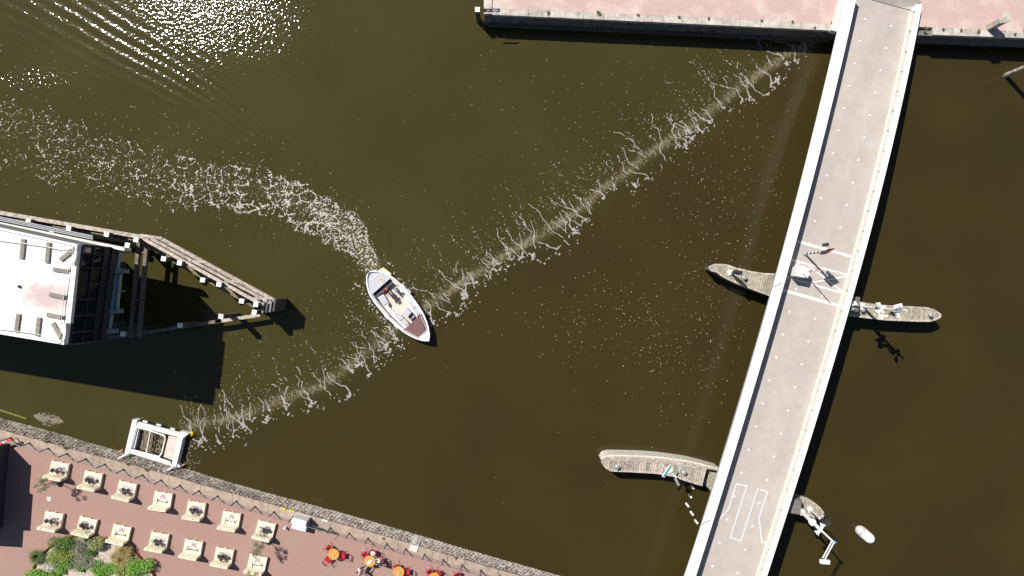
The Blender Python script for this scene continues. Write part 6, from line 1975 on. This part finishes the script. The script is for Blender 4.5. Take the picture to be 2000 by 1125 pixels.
# ------------------------------------------------------------------ planting bed
def bed():
    D = crop(40, 1030, 11.84)
    edge = [D(*p) for p in ((150, 1250), (280, 980), (330, 850), (430, 690), (560, 540), (700, 420), (850, 320), (1000, 245), (1180, 200), (1400, 180), (1700, 200), (1950, 255), (2050, 300), (2200, 350), (2400, 440), (2550, 530), (2700, 640), (2850, 790), (3000, 980), (3080, 1120), (3150, 1300))]
    pts = [W(u, v, ZS + .2) for u, v in edge]
    lowp = [W(330, 1180, ZS), W(40, 1180, ZS)]
    m = MB(); m.prism([(p.x, p.y) for p in pts] + [(p.x, p.y) for p in lowp], ZS, ZS + .10)
    tag(m.build('gravel_bed', M['gravel']), 'pale gravel of the rounded planting bed', None, None, 'structure')
    q = thing('steel_edging', pts[10], 'curved rusty steel edging round the planting bed', 'edging')
    rows = []
    for k, p in enumerate(pts):
        t = (pts[min(k + 1, len(pts) - 1)] - pts[max(k - 1, 0)]); n = Vector((-t.y, t.x, 0)).normalized() * .035
        rows.append([vert(p, ZS + .30) + n, vert(p, ZS + .30) - n, vert(p, ZS - .02) - n, vert(p, ZS - .02) + n])
    m = MB(); sweep(m, rows[::-1]); m.build('edging_band', M['corten'], q)
    R = random.Random(33)
    def shrub(x, y, rx, ry, h, n, size, mt, name, label):
        rx *= 1.55; ry *= 1.65; h *= 1.15; size *= 1.35; n = int(n * 2.6); c = W(*D(x, y), ZS + .1); q = thing(name, c, label, 'shrub', 'shrubs in the planting bed')
        m = MB()
        for k in range(7):
            a = R.uniform(0, 6.28); f = R.uniform(.1, .62)
            cc = c + Vector((math.cos(a) * rx * f, math.sin(a) * ry * f, h * R.uniform(.35, .62)))
            leaf_cloud(m, cc, (rx * .55, ry * .55, h * .45), n // 7, size, R)
        m.build('foliage', M[mt], q)
        s = MB()
        for k in range(6):
            a = R.uniform(0, 6.28); s.tube([c, c + Vector((math.cos(a) * rx * .5, math.sin(a) * ry * .5, h * .6))], .012, 4)
        s.build('stems', M['bark'], q)
    def tuft(x, y, r, h, n, mt, name, label, lean=(0, 0)):
        r *= 1.5; n = int(n * 2.0); c = W(*D(x, y), ZS + .1); q = thing(name, c, label, 'grass', 'grasses in the planting bed')
        m = MB()
        for _ in range(n):
            a = R.uniform(0, 6.28); l = r * R.uniform(.5, 1.1); d = Vector((math.cos(a), math.sin(a), 0)); w = Vector((-d.y, d.x, 0)) * .010
            b = c + d * R.uniform(0, .08); hh = h * R.uniform(.6, 1.1); ln = Vector((lean[0], lean[1], 0))
            md = b + d * l * .45 + Vector((0, 0, hh * .8)) + ln * .4; tp_ = b + d * l + Vector((0, 0, hh * R.uniform(.55, 1))) + ln
            m.add([b - w, b + w, md + w, md - w, tp_], [(0, 1, 2, 3), (3, 2, 4)])
        m.build('blades', M[mt], q)
    px = .0396 / 11.84
    shrub(1080, 340, 230 * px, 150 * px, .7, 560, .05, 'leaf_dark', 'leafy_shrub', 'dense dark green shrub at the top of the planting bed')
    shrub(900, 660, 260 * px, 170 * px, .55, 560, .05, 'leaf_yel', 'leafy_shrub', 'yellow green shrub in the left half of the planting bed')
    shrub(1080, 800, 200 * px, 110 * px, .5, 380, .05, 'leaf_mid', 'leafy_shrub', 'mid green low shrub below the yellow green one')
    shrub(1450, 480, 170 * px, 210 * px, .6, 420, .04, 'leaf_grey', 'lavender_shrub', 'grey violet lavender mound under the second bench')
    shrub(1640, 780, 260 * px, 130 * px, .6, 520, .04, 'leaf_grey', 'lavender_shrub', 'wide grey violet lavender mound in the middle of the bed')
    shrub(1830, 330, 170 * px, 130 * px, .7, 420, .05, 'leaf_pale', 'pale_shrub', 'pale yellow green shrub touching the second bench')
    shrub(1680, 545, 110 * px, 60 * px, .45, 200, .05, 'leaf_dark', 'leafy_shrub', 'small dark green shrub between the lavender mounds')
    shrub(2830, 790, 210 * px, 190 * px, .75, 640, .05, 'leaf_bright', 'round_shrub', 'round bright green shrub beside the rusty edging on the right')
    shrub(1840, 970, 190 * px, 150 * px, .5, 460, .055, 'leaf_bright', 'leafy_shrub', 'bright green shrub low in the middle of the bed')
    shrub(2150, 900, 140 * px, 120 * px, .45, 300, .055, 'leaf_bright', 'leafy_shrub', 'bright green shrub right of the bed middle')
    shrub(1430, 910, 90 * px, 60 * px, .3, 150, .055, 'leaf_bright', 'leafy_shrub', 'little bright green plant on open gravel')
    shrub(970, 980, 90 * px, 80 * px, .35, 180, .06, 'leaf_bright', 'leafy_shrub', 'bright green broad leaved plant below the white flowers')
    shrub(430, 1060, 220 * px, 100 * px, .5, 420, .06, 'leaf_bright', 'leafy_shrub', 'bright green shrub at the lower left end of the bed')
    shrub(800, 1070, 90 * px, 70 * px, .35, 160, .06, 'leaf_mid', 'leafy_shrub', 'small mid green plant at the bottom edge of the bed')
    shrub(690, 900, 140 * px, 70 * px, .3, 200, .045, 'leaf_white', 'white_flower_clump', 'clump of white flowers in the left of the bed')
    shrub(2500, 1000, 230 * px, 120 * px, .5, 420, .05, 'leaf_yel', 'leafy_shrub', 'olive green low shrub at the bottom right of the bed')
    tuft(450, 640, 130 * px, .6, 420, 'grass_g', 'grass_tussock', 'soft green grass tussock at the left rim of the bed')
    tuft(2470, 530, 140 * px, .6, 360, 'grass_y', 'straw_grass', 'straw yellow grass under the third bench', (-.05, .1))
    tuft(2430, 720, 170 * px, .55, 420, 'grass_y', 'straw_grass', 'larger straw yellow grass in the right of the bed', (-.12, .16))
    tuft(2250, 650, 90 * px, .4, 220, 'grass_g', 'grass_tussock', 'small green grass tuft beside the straw grass')
    tuft(1600, 260, 70 * px, .4, 180, 'grass_g', 'grass_tussock', 'small green tuft at the top of the bed by the second bench')
    a = W(*D(585, 735), ZS + .35); b = W(*D(680, 620), ZS + .35); m = MB(); m.beam(a, b, .07, .03); tag(m.build('plant_label', M['white']), 'slim white plant label beside the green tussock', 'label')
def leafm(n, c): M[n] = island_mat(n + '_leaf', [tuple(x * .6 for x in c), c, tuple(min(1, x * 1.5) for x in c)], 0.6, 0.3)
leafm('leaf_dark', (0.10, 0.18, 0.03)); leafm('leaf_mid', (0.16, 0.27, 0.045)); leafm('leaf_yel', (0.26, 0.32, 0.06)); leafm('leaf_bright', (0.18, 0.36, 0.045))
leafm('leaf_grey', (0.24, 0.24, 0.17)); leafm('leaf_pale', (0.28, 0.30, 0.12)); leafm('leaf_white', (0.60, 0.58, 0.54)); leafm('grass_g', (0.14, 0.20, 0.06)); leafm('grass_y', (0.40, 0.33, 0.13))
bed()
c = W(2003, 55, ZN); q = thing('quay_plant', c, 'green leafy plant at the right edge of the north quay', 'plant')
m = MB(); leaf_cloud(m, c + Vector((0, 0, .4)), (.4, .5, .4), 260, .06, random.Random(2)); m.build('foliage', M['leaf_bright'], q)
m = MB(); m.tube([c, c + Vector((0, 0, .5))], .03, 5); m.build('stem', M['bark'], q)
